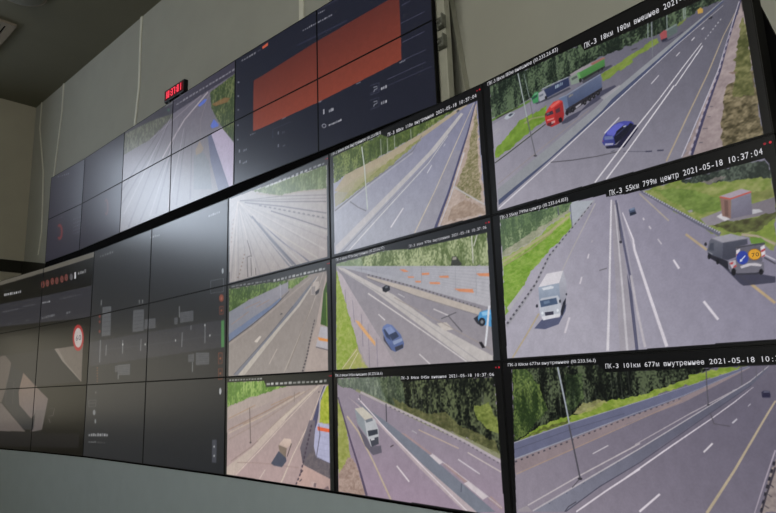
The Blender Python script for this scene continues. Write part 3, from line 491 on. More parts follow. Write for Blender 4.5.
  ('g',(176,166,172),(160,150,156),(79,800),(358,49),1,[43,889,80,836,190,581,444,5,254,4,182,225,77,683]),('p',(120,114,128),.7,[100,697,105,561,111,560,105,697]),
  ('p',(120,114,128),.7,[155,589,164,394,169,394,160,588]),('p',(120,114,128),.7,[216,454,222,183,227,183,221,454]),('p',(120,114,128),.7,[261,364,264,7,269,7,265,363]),
  ('p',(120,114,128),.7,[317,238,317,7,322,7,322,238]),('p',(214,160,104),.85,[170,416,202,396,264,287,310,209,309,174,263,247,201,352]),
  ('n',(128,149,58),(158,169,94),50,40,1,[34,892,46,869,80,683,168,286,210,62,254,4,24,2]),('n',(150,150,90),(176,160,120),50,40,.6,[64,3,181,192,225,60,254,4]),
  ('p',(190,184,150),1,[70,4,183,162,178,167,65,9]),('p',(190,184,150),1,[124,1,191,134,185,138,119,5]),('p',(200,194,196),1,[334,432,376,374,382,380,339,437]),
  ('p',(200,194,196),1,[580,80,641,-3,646,2,585,86]),('p',(200,194,196),1,[675,408,754,345,757,351,677,415]),('p',(190,186,190),1,[468,572,508,535,511,540,471,577]),
  ('p',(190,186,190),1,[224,732,247,707,249,711,226,735]),('p',(88,86,92),1,[753,343,821,215,826,219,757,347]),('p',(88,86,92),1,[716,326,800,359,798,366,715,333]),
  ('p',(70,70,84),1,[364,259,380,221,431,120,410,134,366,214]),
  ('g',(104,120,164),(84,98,140),(380,327),(459,126),1,[357,299,366,329,392,346,423,331,476,247,495,176,489,139,439,114,417,130,380,211]),
  ('p',(124,138,176),1,[374,310,414,322,444,275,401,257]),('p',(56,66,90),1,[401,254,447,275,465,234,422,206]),('p',(60,70,96),1,[365,301,377,306,404,250,414,207,384,238]),
  ('p',(136,148,178),1,[422,199,481,219,488,197,432,170]),('p',(60,62,76),1,[435,152,487,170,489,143,442,117]),('p',(36,38,46),1,[368,648,393,664,418,650,420,618,391,603,371,618]),
  ('p',(100,104,112),1,[387,654,404,656,407,639,389,638]),('p',(44,46,56),1,[885,303,914,323,921,242,900,264]),('p',(80,146,196),1,[906,305,917,343,957,351,980,347,979,225,942,245,911,256]),
  ('p',(150,196,226),.8,[925,339,965,343,968,316,930,313]),
  ('p',(36,38,46),1,[942,269,940,259,937,250,932,244,927,242,921,243,916,247,911,254,909,264,908,275,910,285,913,293,918,299,924,302,929,301,935,296,939,289,941,279]),
  ('p',(120,124,130),1,[933,271,932,266,930,262,928,259,926,258,923,259,921,261,919,264,918,268,918,273,918,278,920,281,922,284,924,285,927,285,929,283,931,279,932,275]),
  ('p',(206,206,212),1,[960,380,943,224,929,103,938,101,953,221,969,377]),('p',(34,32,38),1,[903,133,918,134,933,93,918,89]),('p',(40,42,46),1,[520,994,549,911,979,897,982,964]),
  ('k',(34,36,40),1,[39,949,396,954,549,919,978,901,967,4,22,1]),
 ],
 'L5R2': [
  ('p',(8,8,9),1,[-15,-15,-15,1015,1015,1015,1015,-15]),('g',(140,130,142),(152,134,150),(567,533),(434,17),1,[30,943,459,940,467,905,967,907,971,10,22,-2]),
  ('f',(14,18,15),(88,96,68),.5,1,[30,943,459,941,465,907,969,906,973,395,820,488,625,585,361,739,166,840,29,882]),
  ('f',(104,116,104),(150,160,146),.3,.75,[30,943,323,942,376,733,166,840,29,882]),('f',(66,80,62),(120,132,108),.3,.6,[308,943,466,938,498,666,362,742]),
  ('n',(96,109,46),(142,151,78),60,60,.85,[857,710,928,733,971,602,970,530,920,556,870,628]),
  ('n',(82,85,50),(124,121,80),60,60,.75,[405,768,615,652,713,670,779,579,947,486,972,402,820,488,625,585,431,699]),
  ('p',(132,134,98),.8,[162,830,356,719,619,563,814,459,965,370,976,400,824,487,629,588,366,741,170,849]),
  ('p',(174,164,170),.9,[194,813,372,709,645,558,815,453,967,343,975,360,822,470,652,575,379,725,201,829]),('p',(92,86,96),.8,[387,699,398,693,402,701,391,707]),
  ('p',(92,86,96),.8,[415,684,425,677,429,686,418,692]),('p',(92,86,96),.8,[441,668,452,662,455,670,445,676]),('p',(92,86,96),.8,[468,653,478,647,482,655,471,661]),
  ('p',(92,86,96),.8,[494,638,504,632,508,641,497,646]),('p',(92,86,96),.8,[520,624,530,618,533,626,523,632]),('p',(92,86,96),.8,[545,609,555,604,558,612,548,617]),
  ('p',(92,86,96),.8,[570,595,580,590,583,597,573,603]),('p',(92,86,96),.8,[594,581,604,576,607,584,597,589]),('p',(92,86,96),.8,[618,567,628,562,631,570,622,575]),
  ('p',(92,86,96),.8,[642,554,652,548,655,556,645,562]),('p',(92,86,96),.8,[665,540,674,534,678,542,669,547]),('p',(92,86,96),.8,[688,526,697,520,700,528,691,533]),
  ('p',(92,86,96),.8,[711,512,719,506,723,514,714,519]),('p',(92,86,96),.8,[733,498,741,493,745,500,736,506]),('p',(92,86,96),.8,[754,485,763,479,766,487,758,492]),
  ('p',(92,86,96),.8,[776,471,785,466,788,473,779,479]),('p',(92,86,96),.8,[797,458,806,453,809,460,800,466]),('p',(92,86,96),.8,[818,445,826,439,829,446,821,452]),
  ('p',(92,86,96),.8,[838,430,845,424,849,431,841,437]),('p',(92,86,96),.8,[857,416,865,410,868,417,860,423]),('p',(92,86,96),.8,[876,401,884,395,887,402,880,408]),
  ('p',(92,86,96),.8,[895,387,903,381,906,388,899,394]),('p',(92,86,96),.8,[914,373,921,367,925,374,917,380]),('p',(92,86,96),.8,[933,359,940,353,943,360,936,366]),
  ('p',(92,86,96),.8,[951,345,958,340,961,346,954,352]),('p',(186,166,150),1,[558,532,771,416,773,422,561,538]),('p',(196,184,180),1,[814,393,967,284,969,290,817,399]),
  ('p',(196,188,194),1,[763,342,867,257,870,264,767,349]),('p',(176,170,176),1,[519,525,547,506,550,511,522,530]),
  ('p',(116,120,132),1,[151,760,371,583,604,369,763,202,931,30,842,7,576,281,349,553]),('p',(176,162,166),1,[100,790,313,586,576,284,847,6,788,-5,550,265,327,547]),
  ('p',(212,202,206),1,[178,767,360,525,598,237,799,-1,803,5,602,242,365,530,183,773]),('p',(156,134,134),1,[453,507,616,364,629,368,480,501]),
  ('p',(156,134,134),1,[684,306,791,192,810,204,706,309]),('p',(156,134,134),1,[899,110,957,49,967,62,915,127]),('p',(198,188,192),1,[614,357,636,366,687,316,667,298]),
  ('p',(198,188,192),1,[788,186,813,206,902,122,876,96]),('p',(190,180,186),1,[628,366,807,204,961,58,963,62,809,209,630,371]),('p',(84,86,100),1,[774,184,769,127,774,127,778,184]),
  ('p',(180,164,144),1,[92,619,169,497,271,261,372,-1,382,6,280,267,179,503,101,627]),('p',(208,198,202),1,[417,254,489,148,496,155,424,262]),
  ('n',(132,139,68),(160,161,98),50,40,1,[27,772,51,696,95,532,110,298,24,134]),('n',(142,120,110),(172,150,140),60,50,1,[24,134,106,297,153,246,218,3,22,-5]),
  ('p',(86,76,96),1,[28,780,111,422,162,227,213,-1,229,7,175,233,123,427,37,782]),('p',(96,92,104),1,[166,556,235,450,258,391,326,401,330,347,271,321,218,389]),
  ('p',(190,184,172),1,[153,686,210,698,282,621,223,594]),('p',(138,144,150),1,[153,683,223,594,238,457,170,567]),('p',(176,178,182),1,[220,590,290,607,312,528,312,417,261,386,235,464]),
  ('p',(110,116,124),1,[226,594,273,613,278,592,232,573]),('p',(56,60,70),1,[240,510,306,527,308,489,245,465]),('p',(66,68,78),1,[253,444,310,469,312,411,264,386]),
  ('p',(190,190,194),1,[259,448,283,457,285,443,262,434]),('p',(70,68,76),1,[364,726,364,587,370,587,370,727]),('p',(96,94,100),1,[190,797,190,752,195,752,195,797]),
  ('p',(70,60,66),1,[387,393,407,408,404,415,384,400]),('p',(8,8,9),1,[464,993,464,898,968,905,969,971]),('k',(8,8,9),1,[30,943,459,940,467,905,967,907,971,10,22,-2]),
 ],
 'L4R0': [  # grey border and paler upper left: window glare painted into the picture
  ('p',(52,54,60),1,[-15,-15,-15,1015,1015,1015,1015,-15]),('g',(156,153,154),(150,141,138),(115,869),(653,-10),1,[8,988,315,969,986,907,978,16,22,8]),
  ('f',(74,92,52),(112,128,84),.2,.85,[276,967,456,946,979,905,979,673,713,767,574,782,471,835,379,899]),
  ('p',(150,140,130),.7,[316,910,574,769,741,739,980,660,979,676,739,756,573,786,317,927]),('p',(92,90,96),.7,[136,908,574,773,978,610,978,617,573,782,135,918]),
  ('p',(92,90,96),.7,[135,910,574,740,978,579,978,585,574,746,135,917]),('p',(92,90,96),.7,[135,907,574,711,977,544,977,555,574,723,135,919]),
  ('p',(92,90,98),.8,[186,864,573,662,975,431,977,443,574,676,187,879]),('p',(88,86,94),.8,[347,763,373,747,376,763,350,779]),('p',(88,86,94),.8,[398,732,423,716,426,732,401,747]),
  ('p',(88,86,94),.8,[448,701,473,686,476,702,451,717]),('p',(88,86,94),.8,[497,671,521,657,524,672,500,687]),('p',(88,86,94),.8,[545,642,569,628,572,643,548,657]),
  ('p',(88,86,94),.8,[592,614,615,599,618,615,595,629]),('p',(88,86,94),.8,[638,585,661,572,664,587,641,600]),('p',(88,86,94),.8,[684,558,706,544,709,559,686,573]),
  ('p',(88,86,94),.8,[728,531,750,518,752,532,731,546]),('p',(88,86,94),.8,[771,505,793,492,795,506,774,519]),('p',(88,86,94),.8,[814,479,835,466,837,480,816,493]),
  ('p',(88,86,94),.8,[855,453,876,441,879,455,858,468]),('p',(88,86,94),.8,[896,428,917,416,919,430,899,442]),('p',(88,86,94),.8,[937,404,956,392,959,406,939,418]),
  ('p',(88,86,94),.9,[469,655,710,479,977,277,980,286,713,490,473,666]),('p',(164,158,152),.6,[424,668,683,464,976,249,979,258,686,474,428,679]),
  ('p',(104,104,112),.85,[221,736,334,594,709,26,641,23,350,507]),('p',(86,86,98),.9,[264,681,466,352,704,11,713,18,477,358,276,686]),
  ('p',(92,92,106),.9,[344,575,596,269,821,13,829,23,605,278,355,584]),('p',(164,158,156),.8,[313,629,540,311,757,13,765,20,549,318,323,636]),
  ('p',(166,158,150),.8,[392,542,639,285,897,26,903,35,646,294,400,551]),('p',(168,160,156),.8,[265,648,467,321,664,17,673,22,476,326,275,653]),
  ('p',(112,108,110),.28,[105,918,70,482,36,52,52,46,83,477,114,913]),('p',(112,108,110),.28,[105,918,113,442,121,-15,137,-15,126,438,114,914]),
  ('p',(112,108,110),.28,[105,917,172,438,236,-15,250,-15,184,436,114,914]),('p',(112,108,110),.28,[105,916,238,436,361,-10,375,-9,249,436,114,915]),
  ('p',(112,108,110),.28,[105,916,294,436,466,0,478,3,305,438,114,916]),('p',(112,108,110),.28,[106,915,349,433,567,3,578,7,359,436,114,917]),
  ('p',(112,108,110),.28,[107,913,531,491,886,138,892,148,536,499,112,919]),('p',(112,108,110),.28,[108,912,583,510,975,179,979,190,587,519,111,919]),
  ('p',(112,108,110),.28,[109,912,585,617,978,373,981,385,587,627,111,920]),('p',(176,168,164),.5,[104,919,57,631,9,343,28,334,71,623,115,913]),
  ('p',(176,168,164),.5,[104,919,58,529,12,141,31,134,73,522,115,913]),('p',(176,168,164),.5,[104,918,91,458,78,8,96,3,105,453,115,913]),
  ('p',(176,168,164),.5,[105,917,213,436,314,-13,330,-13,226,435,115,915]),('p',(176,168,164),.5,[106,913,471,443,783,42,792,51,479,450,113,918]),
  ('p',(176,168,164),.5,[107,912,574,460,958,87,964,98,580,469,112,919]),('p',(84,78,80),.8,[215,432,243,330,263,231,274,230,254,329,225,431]),
  ('p',(92,86,88),.9,[217,249,225,22,235,20,227,246]),('p',(92,86,88),.9,[259,225,265,25,275,22,268,222]),('p',(92,86,88),.9,[307,100,314,18,323,16,316,98]),
  ('p',(92,86,88),.9,[219,237,262,241,259,251,215,248]),('p',(112,92,84),.8,[184,290,181,276,196,268,200,282]),('p',(112,92,84),.8,[174,251,171,237,186,229,189,242]),
  ('p',(112,92,84),.8,[164,211,161,197,176,189,179,203]),('p',(112,92,84),.8,[154,172,150,158,166,150,169,164]),('p',(112,92,84),.8,[144,132,140,118,155,111,159,124]),
  ('p',(112,92,84),.8,[134,94,128,81,143,71,148,84]),('p',(112,92,84),.8,[118,57,112,45,127,35,132,48]),('p',(130,104,96),.5,[54,734,53,714,64,708,66,728]),
  ('p',(130,104,96),.5,[50,684,48,664,60,659,62,678]),('p',(130,104,96),.5,[46,634,44,615,56,609,58,629]),('p',(130,104,96),.5,[42,585,40,565,52,560,53,580]),
  ('p',(130,104,96),.5,[37,536,36,516,47,511,49,531]),('p',(130,104,96),.5,[33,486,31,467,43,462,45,481]),('k',(48,50,56),1,[8,988,315,969,986,907,978,16,22,8]),
  ('p',(190,192,196),.583263597536409,[414,934,449,934,449,952,414,953]),('p',(190,192,196),.6083637570339551,[459,934,495,933,495,957,459,958]),
  ('p',(190,192,196),.7404623622652015,[503,933,539,932,539,953,503,954]),('p',(190,192,196),.7448182599763489,[547,932,573,931,573,956,547,956]),
  ('p',(190,192,196),.611588225270315,[590,931,624,930,624,954,590,955]),('p',(190,192,196),.559538649243832,[632,930,659,930,659,947,632,948]),
  ('p',(190,192,196),.7150573991186026,[673,930,696,929,696,948,674,948]),('p',(190,192,196),.6248849329534741,[714,929,736,928,736,950,714,950]),
  ('p',(190,192,196),.6734533634542132,[754,928,779,928,779,950,755,950]),('p',(190,192,196),.7495875056079091,[794,927,818,927,818,946,794,947]),
  ('p',(190,192,196),.517774291505925,[833,927,854,926,854,949,833,950]),('p',(190,192,196),.5161429620287001,[871,926,899,925,899,947,871,948]),
  ('p',(190,192,196),.7066964018793374,[909,925,937,925,937,943,909,943]),('p',(190,192,196),.5715126259033563,[946,925,965,924,966,940,946,940]),
 ],
 'L4R1': [  # greyed caption bars carry painted reflection haze
  ('p',(44,46,48),1,[-15,-15,-15,1015,1015,1015,1015,-15]),('g',(136,128,124),(144,136,132),(364,655),(649,33),1,[20,958,473,921,971,908,971,-11,28,1]),
  ('f',(54,76,36),(104,126,70),.2,1,[19,954,472,920,634,904,630,878,245,782,23,698]),('f',(80,104,50),(120,140,80),.2,1,[638,897,786,899,824,903,734,841,654,810,640,813]),
  ('g',(124,126,136),(136,134,142),(117,624),(544,814),1,[23,698,245,783,551,864,635,883,638,792,472,695,23,372]),('p',(146,120,106),.7,[54,551,248,659,243,667,48,559]),
  ('p',(146,120,106),.7,[199,699,370,743,367,751,196,708]),('p',(146,120,106),.7,[325,691,460,739,456,747,321,699]),('p',(146,120,106),.7,[153,520,280,576,276,584,149,528]),
  ('p',(104,116,142),1,[22,452,247,574,472,684,565,743,578,732,518,675,23,372]),('p',(70,70,82),.9,[27,363,282,511,521,672,649,787,645,792,516,679,275,520,19,375]),
  ('p',(150,150,160),1,[556,884,564,735,573,734,565,883]),('p',(166,154,146),.5,[28,337,314,497,548,664,840,866,832,878,539,676,305,509,19,350]),
  ('p',(114,116,126),1,[84,10,429,363,680,640,886,873,895,871,722,635,165,6]),('p',(176,168,160),1,[133,7,543,452,722,635,898,873,905,871,745,630,571,440,204,3]),
  ('p',(96,94,102),.8,[87,10,433,355,683,633,677,639,426,362,80,17]),('p',(196,186,178),1,[303,338,358,390,379,382,335,325]),('p',(70,68,72),1,[560,579,578,588,585,575,568,569]),
  ('p',(166,156,148),.9,[599,2,733,324,849,595,949,897,944,900,843,598,727,328,590,6]),('p',(172,160,154),1,[460,96,536,238,528,243,452,101]),
  ('p',(128,118,112),.6,[628,31,837,583,829,587,620,35]),('p',(166,152,146),.9,[778,-2,830,273,881,440,958,841,973,898,966,-9]),('p',(66,60,66),.95,[767,1,771,17,757,23,752,6]),
  ('p',(66,60,66),.95,[775,31,779,47,765,52,760,36]),('p',(66,60,66),.95,[783,60,787,76,774,82,769,65]),('p',(66,60,66),.95,[791,90,795,106,782,111,778,95]),
  ('p',(66,60,66),.95,[799,119,803,136,791,141,786,125]),('p',(66,60,66),.95,[806,150,809,167,797,171,793,154]),('p',(66,60,66),.95,[812,180,815,197,803,201,799,184]),
  ('p',(66,60,66),.95,[817,211,820,227,809,231,805,214]),('p',(66,60,66),.95,[823,241,826,258,815,262,811,245]),('p',(66,60,66),.95,[828,271,832,288,821,292,817,275]),
  ('p',(66,60,66),.95,[834,302,837,318,827,322,823,306]),('p',(66,60,66),.95,[840,332,844,348,834,352,830,336]),('p',(66,60,66),.95,[847,362,850,378,841,382,837,365]),
  ('p',(66,60,66),.95,[853,392,857,408,848,412,844,395]),('p',(66,60,66),.95,[860,421,864,438,855,442,851,425]),('p',(66,60,66),.95,[866,451,870,468,862,471,858,455]),
  ('p',(62,88,44),1,[942,722,974,823,972,389,914,421]),('p',(130,150,80),.8,[960,704,963,397,972,396,970,703]),('p',(170,166,172),1,[914,402,972,386,974,182,873,219]),
  ('p',(208,138,76),1,[891,308,975,276,975,252,898,277]),('p',(90,84,90),1,[872,215,973,176,975,183,874,223]),('p',(172,162,156),1,[838,711,844,793,863,829,905,821,904,783,874,702]),
  ('p',(62,62,68),1,[874,731,911,754,903,715,876,696]),('p',(120,116,118),.7,[845,786,875,786,872,708,842,715]),('p',(140,130,124),.7,[835,795,851,827,861,827,850,785]),
  ('k',(38,40,42),1,[20,958,473,921,971,908,971,-11,28,1]),('p',(180,180,180),.5413767389883162,[49,969,86,965,86,981,48,984]),
  ('p',(180,180,180),.4426516351327229,[95,965,131,962,130,982,94,985]),('p',(180,180,180),.5461447235277589,[140,961,168,958,168,976,139,978]),
  ('p',(180,180,180),.5513344026219198,[184,957,209,955,209,973,184,976]),('p',(180,180,180),.5869920444101241,[228,953,261,950,261,964,228,967]),
  ('p',(180,180,180),.5065986091422298,[271,950,295,948,295,963,271,965]),('p',(180,180,180),.5818074286626698,[313,946,346,943,346,959,313,962]),
  ('p',(180,180,180),.4360319965592105,[354,942,383,940,383,955,354,958]),('p',(180,180,180),.39572833070957963,[395,939,419,937,419,950,395,953]),
  ('p',(180,180,180),.3987670714619079,[436,936,465,933,465,952,436,955]),('p',(44,46,48),1,[473,978,478,911,973,903,970,978]),
  ('p',(200,200,200),.7320710668899004,[497,918,517,918,517,943,497,943]),('p',(200,200,200),.7538256794495869,[534,918,557,918,557,937,534,937]),
  ('p',(200,200,200),.6918326214881722,[570,918,597,918,597,939,570,939]),('p',(200,200,200),.5517796391889394,[606,918,625,918,625,942,606,942]),
  ('p',(200,200,200),.5870058577751233,[641,918,664,918,665,941,641,942]),('p',(200,200,200),.766943745633502,[676,918,701,918,701,942,676,942]),
  ('p',(200,200,200),.6964398686161574,[710,918,735,918,736,935,710,935]),('p',(200,200,200),.6461326534363097,[743,918,763,918,763,941,744,941]),
  ('p',(200,200,200),.8468109615217475,[777,918,799,918,799,942,777,942]),('p',(200,200,200),.7157372394798849,[810,918,836,918,836,938,810,938]),
  ('p',(200,200,200),.644768142172911,[842,918,866,918,866,938,842,938]),('p',(200,200,200),.6757202692027375,[874,918,894,918,895,935,874,935]),
  ('p',(200,200,200),.765707389543742,[905,918,931,918,931,941,906,941]),('p',(200,200,200),.5720894698580379,[936,918,957,918,958,936,937,936]),
 ],
 'L4R2': [  # bars kept above black, with screen haze painted into their colour
  ('p',(34,36,34),1,[-15,-15,-15,1015,1015,1015,1015,-15]),('g',(158,144,140),(172,150,148),(368,759),(466,108),1,[18,951,406,949,426,897,969,896,971,-6,22,0]),
  ('f',(84,118,48),(142,168,92),.35,1,[18,957,409,949,430,895,643,898,431,835,207,766,22,692]),
  ('g',(176,162,152),(160,146,140),(64,665),(701,845),.6,[22,687,207,761,431,830,650,895,727,895,431,725,32,558]),('p',(160,130,104),.7,[34,566,324,709,319,717,30,574]),
  ('p',(160,130,104),.7,[195,515,390,600,386,608,192,523]),('p',(160,130,104),.7,[475,707,664,795,661,802,471,715]),('p',(146,122,106),.8,[37,450,434,649,742,826,737,835,428,659,31,461]),
  ('p',(188,172,156),.7,[38,414,434,621,779,831,774,842,428,632,31,426]),('p',(150,132,122),.6,[39,350,434,580,828,857,823,866,428,589,32,360]),
  ('p',(190,176,164),1,[334,366,609,640,868,877,900,889,642,624,432,373]),('p',(186,170,160),1,[20,78,287,293,549,572,612,574,346,277,105,4,21,5]),
  ('p',(136,118,110),.7,[74,139,290,305,544,570,875,878,873,881,540,574,284,310,68,146]),('p',(206,190,178),.8,[126,8,364,269,624,572,905,887,902,890,620,577,357,274,116,14]),
  ('p',(198,182,170),1,[574,1,676,259,826,579,934,889,931,891,820,582,668,262,562,4]),('p',(196,180,172),1,[369,5,425,100,417,104,361,9]),
  ('p',(76,76,104),1,[767,397,835,563,896,775,932,883,944,883,895,673,845,402]),
  ('g',(112,104,112),(96,90,98),(774,501),(820,263),1,[733,331,813,580,861,582,849,353,867,265,974,220,972,91,818,160,756,186]),
  ('n',(120,110,110),(90,84,90),60,60,.7,[756,192,849,353,867,265,974,220,972,94,818,160]),('g',(184,156,148),(176,150,144),(818,137),(932,31),1,[696,0,759,186,818,156,972,91,970,-1]),
  ('p',(70,60,72),.9,[702,2,711,25,699,29,690,6]),('p',(70,60,72),.9,[717,41,726,64,714,68,705,44]),('p',(70,60,72),.9,[732,80,741,103,728,106,720,83]),
  ('p',(70,60,72),.9,[745,120,750,144,738,145,732,121]),('p',(70,60,72),.9,[754,159,760,183,747,185,742,161]),('p',(70,60,72),.9,[763,199,769,223,756,225,751,201]),
  ('p',(70,60,72),.9,[772,239,777,263,764,264,759,240]),('p',(70,60,72),.9,[781,278,786,302,773,304,768,280]),('p',(70,60,72),.9,[789,318,794,342,782,344,777,320]),
  ('p',(70,60,72),.9,[798,357,803,381,790,383,785,359]),('p',(70,60,72),.9,[806,397,812,420,799,423,794,399]),('p',(70,60,72),.9,[815,436,820,460,808,462,802,438]),
  ('p',(70,60,72),.9,[824,476,829,499,816,502,811,478]),('p',(70,60,72),.9,[832,515,837,538,825,541,820,517]),('p',(60,54,64),1,[730,34,748,56,743,61,724,39]),
  ('p',(60,54,64),1,[737,105,759,133,753,138,731,110]),('n',(140,153,46),(172,177,72),50,40,1,[905,756,958,889,969,891,973,547,893,562]),
  ('p',(180,174,176),.8,[945,885,896,764,882,546,893,546,907,761,955,880]),('p',(170,170,196),1,[879,561,973,545,975,220,866,260,847,353,860,506]),
  ('p',(150,150,178),.6,[859,450,975,427,976,432,860,455]),('p',(150,150,178),.6,[858,393,974,372,975,377,859,398]),('p',(150,150,178),.6,[858,336,973,317,975,322,859,341]),
  ('p',(150,150,178),.6,[857,286,973,268,974,273,858,291]),('p',(216,98,60),1,[876,528,973,510,974,480,881,493]),
  ('p',(84,80,92),.8,[885,546,893,457,863,263,972,214,975,221,870,266,900,457,892,547]),('p',(150,128,122),.8,[135,131,332,151,473,153,721,152,722,159,474,161,332,158,135,139]),
  ('p',(196,176,170),.5,[817,50,864,47,869,15,831,3]),('p',(96,80,88),.7,[845,42,864,42,859,5,840,7]),('p',(90,76,84),.7,[920,5,954,34,965,2]),
  ('p',(76,80,94),1,[474,165,545,285,610,241,616,202,575,142,501,147]),('g',(204,184,172),(186,164,152),(595,406),(608,320),1,[547,345,595,407,655,403,663,362,621,319]),
  ('p',(126,112,100),1,[542,342,619,319,608,231,553,281]),('p',(96,86,84),1,[656,365,617,243,625,241,664,363]),('p',(112,100,96),1,[257,688,263,522,270,346,279,347,272,522,266,689]),
  ('p',(80,72,72),1,[284,344,283,341,281,338,278,336,275,335,271,335,268,335,265,337,263,339,263,342,263,345,265,348,268,350,271,351,275,352,278,351,281,349,283,347]),
  ('p',(130,118,112),1,[684,832,685,738,691,738,690,832]),('p',(60,56,62),1,[865,899,880,902,880,889,867,887]),
  ('p',(70,64,70),1,[899,829,899,828,898,826,896,825,894,824,892,824,890,825,889,826,888,828,887,830,888,831,889,833,890,834,892,835,894,835,896,834,898,833,899,831]),
  ('k',(28,30,28),1,[18,951,406,949,426,897,969,896,971,-6,22,0]),('p',(170,172,168),.7575637781687368,[37,965,56,965,56,981,37,981]),
  ('p',(170,172,168),.7279673894779655,[68,965,88,965,88,981,68,981]),('p',(170,172,168),.7230843956606366,[99,965,122,965,122,981,99,981]),
  ('p',(170,172,168),.5698726578598797,[130,965,150,965,150,981,130,981]),('p',(170,172,168),.7010825460338241,[161,965,181,965,181,981,161,981]),
  ('p',(170,172,168),.6879014877763971,[191,965,209,965,209,982,191,982]),('p',(170,172,168),.6550370854704787,[220,965,241,966,241,977,220,977]),
  ('p',(170,172,168),.6281404764385856,[250,966,268,966,268,981,250,981]),('p',(170,172,168),.7352403029360071,[279,966,301,966,301,980,279,980]),
  ('p',(170,172,168),.7161047528684501,[308,966,326,966,326,980,308,980]),('p',(170,172,168),.7497214679061723,[336,966,358,966,358,979,336,979]),
  ('p',(170,172,168),.792359100256621,[364,966,386,966,386,981,364,981]),('p',(34,36,34),1,[416,990,426,889,971,894,971,977]),
  ('p',(205,205,200),.7305624290769825,[431,907,466,907,465,927,431,927]),('p',(205,205,200),.8774574088110605,[474,907,498,908,498,930,474,930]),
  ('p',(205,205,200),.7990871313326731,[516,908,543,908,543,930,516,929]),('p',(205,205,200),.8209337861615489,[557,908,587,909,587,926,557,926]),
  ('p',(205,205,200),.6914851310026631,[597,909,625,909,625,930,597,930]),('p',(205,205,200),.7692720006216628,[637,910,665,910,665,931,637,931]),
  ('p',(205,205,200),.5976083044046264,[676,910,705,911,705,926,676,926]),('p',(205,205,200),.618853739151649,[715,911,740,911,740,931,715,931]),
  ('p',(205,205,200),.5550702139372276,[753,911,780,912,780,931,753,931]),('p',(205,205,200),.559491483875003,[790,912,815,912,815,929,790,928]),
  ('p',(205,205,200),.6053569967579713,[827,912,848,912,848,930,827,929]),('p',(205,205,200),.7075188589572604,[863,913,884,913,884,928,863,928]),
  ('p',(205,205,200),.7524591847775269,[898,913,921,913,921,933,899,932]),('p',(205,205,200),.5402378216846834,[933,914,954,914,955,935,934,935]),
 ],
 'L0R0': [
  ('p',(86,82,74),1,[-15,1015,1015,1015,1015,923,16,920,-15,919]),('p',(40,40,47),1,[-15,548,57,554,992,512,1015,511,1015,57,107,120,-15,119]),
  ('p',(120,120,124),.5348118481233146,[141,782,164,781,162,799,139,800]),('p',(120,120,124),.5246863036604508,[177,781,197,780,194,802,174,803]),
  ('p',(120,120,124),.4465500658950117,[211,779,231,778,228,799,209,800]),('p',(120,120,124),.5826509466923304,[246,777,270,776,268,795,244,796]),
  ('p',(185,185,188),.7676407707012974,[141,689,180,687,175,736,136,738]),('p',(185,185,188),.7477770878895291,[189,687,225,685,220,730,184,732]),
  ('p',(185,185,188),.8255436553866604,[236,684,263,683,259,727,231,729]),('p',(185,185,188),.8434439572418666,[283,682,321,680,315,730,278,733]),
  ('p',(185,185,188),.6003789913113529,[329,679,359,678,354,727,324,729]),('p',(185,185,188),.8460672156197536,[375,677,401,675,397,719,371,720]),
  ('p',(185,185,188),.9565127121338083,[421,674,447,673,443,717,416,719]),('p',(185,185,188),.6905343457860058,[466,672,495,670,491,711,462,713]),
  ('p',(185,185,188),.7519122135159121,[511,670,539,668,534,718,506,719]),('p',(92,92,98),.5868267938964525,[138,379,173,378,170,405,135,405]),
  ('p',(92,92,98),.5589655413500898,[181,378,207,378,204,405,178,405]),('p',(92,92,98),.6955974236584958,[224,378,252,377,250,399,222,399]),
  ('p',(92,92,98),.5535419959325862,[266,377,295,377,293,398,264,398]),('p',(92,92,98),.5441709374542539,[309,377,333,377,330,400,306,401]),
  ('p',(92,92,98),.6515054851015574,[350,376,376,376,374,401,348,402]),('p',(92,92,98),.4966605334592766,[392,376,414,376,412,399,389,399]),
  ('p',(92,92,98),.48878485096419794,[433,376,466,375,463,400,430,401]),('p',(92,92,98),.696871057152778,[474,375,499,375,497,394,472,395]),
  ('p',(92,92,98),.5528967990361253,[606,397,628,396,626,419,604,420]),('p',(92,92,98),.6281725067690073,[642,396,667,395,665,418,640,419]),
  ('p',(92,92,98),.5041931325126982,[677,395,698,394,695,418,675,419]),('p',(92,92,98),.5031102064606344,[713,394,737,393,735,414,711,414]),
  ('p',(92,92,98),.5210910271919758,[748,393,772,392,770,414,746,414]),('p',(92,92,98),.43020009577865986,[783,392,809,391,806,414,780,414]),
  ('p',(92,92,98),.6766405015448345,[817,391,838,390,836,411,815,412]),('p',(92,92,98),.42407694459190776,[852,390,878,389,876,411,850,412]),
  ('p',(126,62,52),.85,[1015,654,1005,657,992,667,981,683,974,703,969,725,970,746,974,764,983,775,994,780,1006,777,1015,770]),
  ('p',(56,42,44),.9,[1015,680,1012,679,1005,680,998,686,991,696,987,708,984,722,984,734,987,745,992,752,998,755,1006,754,1013,748,1015,745]),
  ('p',(126,62,52),.8,[993,695,1015,721,1015,741,982,704]),('p',(84,84,88),.44552991689553684,[296,132,322,132,318,167,292,167]),
  ('p',(84,84,88),.4868038266089453,[342,133,368,133,364,166,338,166]),('p',(84,84,88),.5105201461175134,[701,126,732,126,729,157,698,156]),
  ('p',(84,84,88),.6230018641627836,[740,126,769,127,767,152,738,151]),
 ],
 'L0R1': [
  ('p',(16,16,14),1,[-15,917,130,921,1015,923,1015,605,165,614,-15,616]),('p',(40,40,46),.6,[237,-15,166,603,1015,599,1015,14,355,-15]),
  ('p',(78,70,66),1,[-15,-15,-15,636,168,583,285,594,445,449,408,134,362,-15]),('g',(104,88,80),(92,82,82),(814,113),(927,-395),1,[673,-15,734,253,964,60,1015,21,1015,-15]),
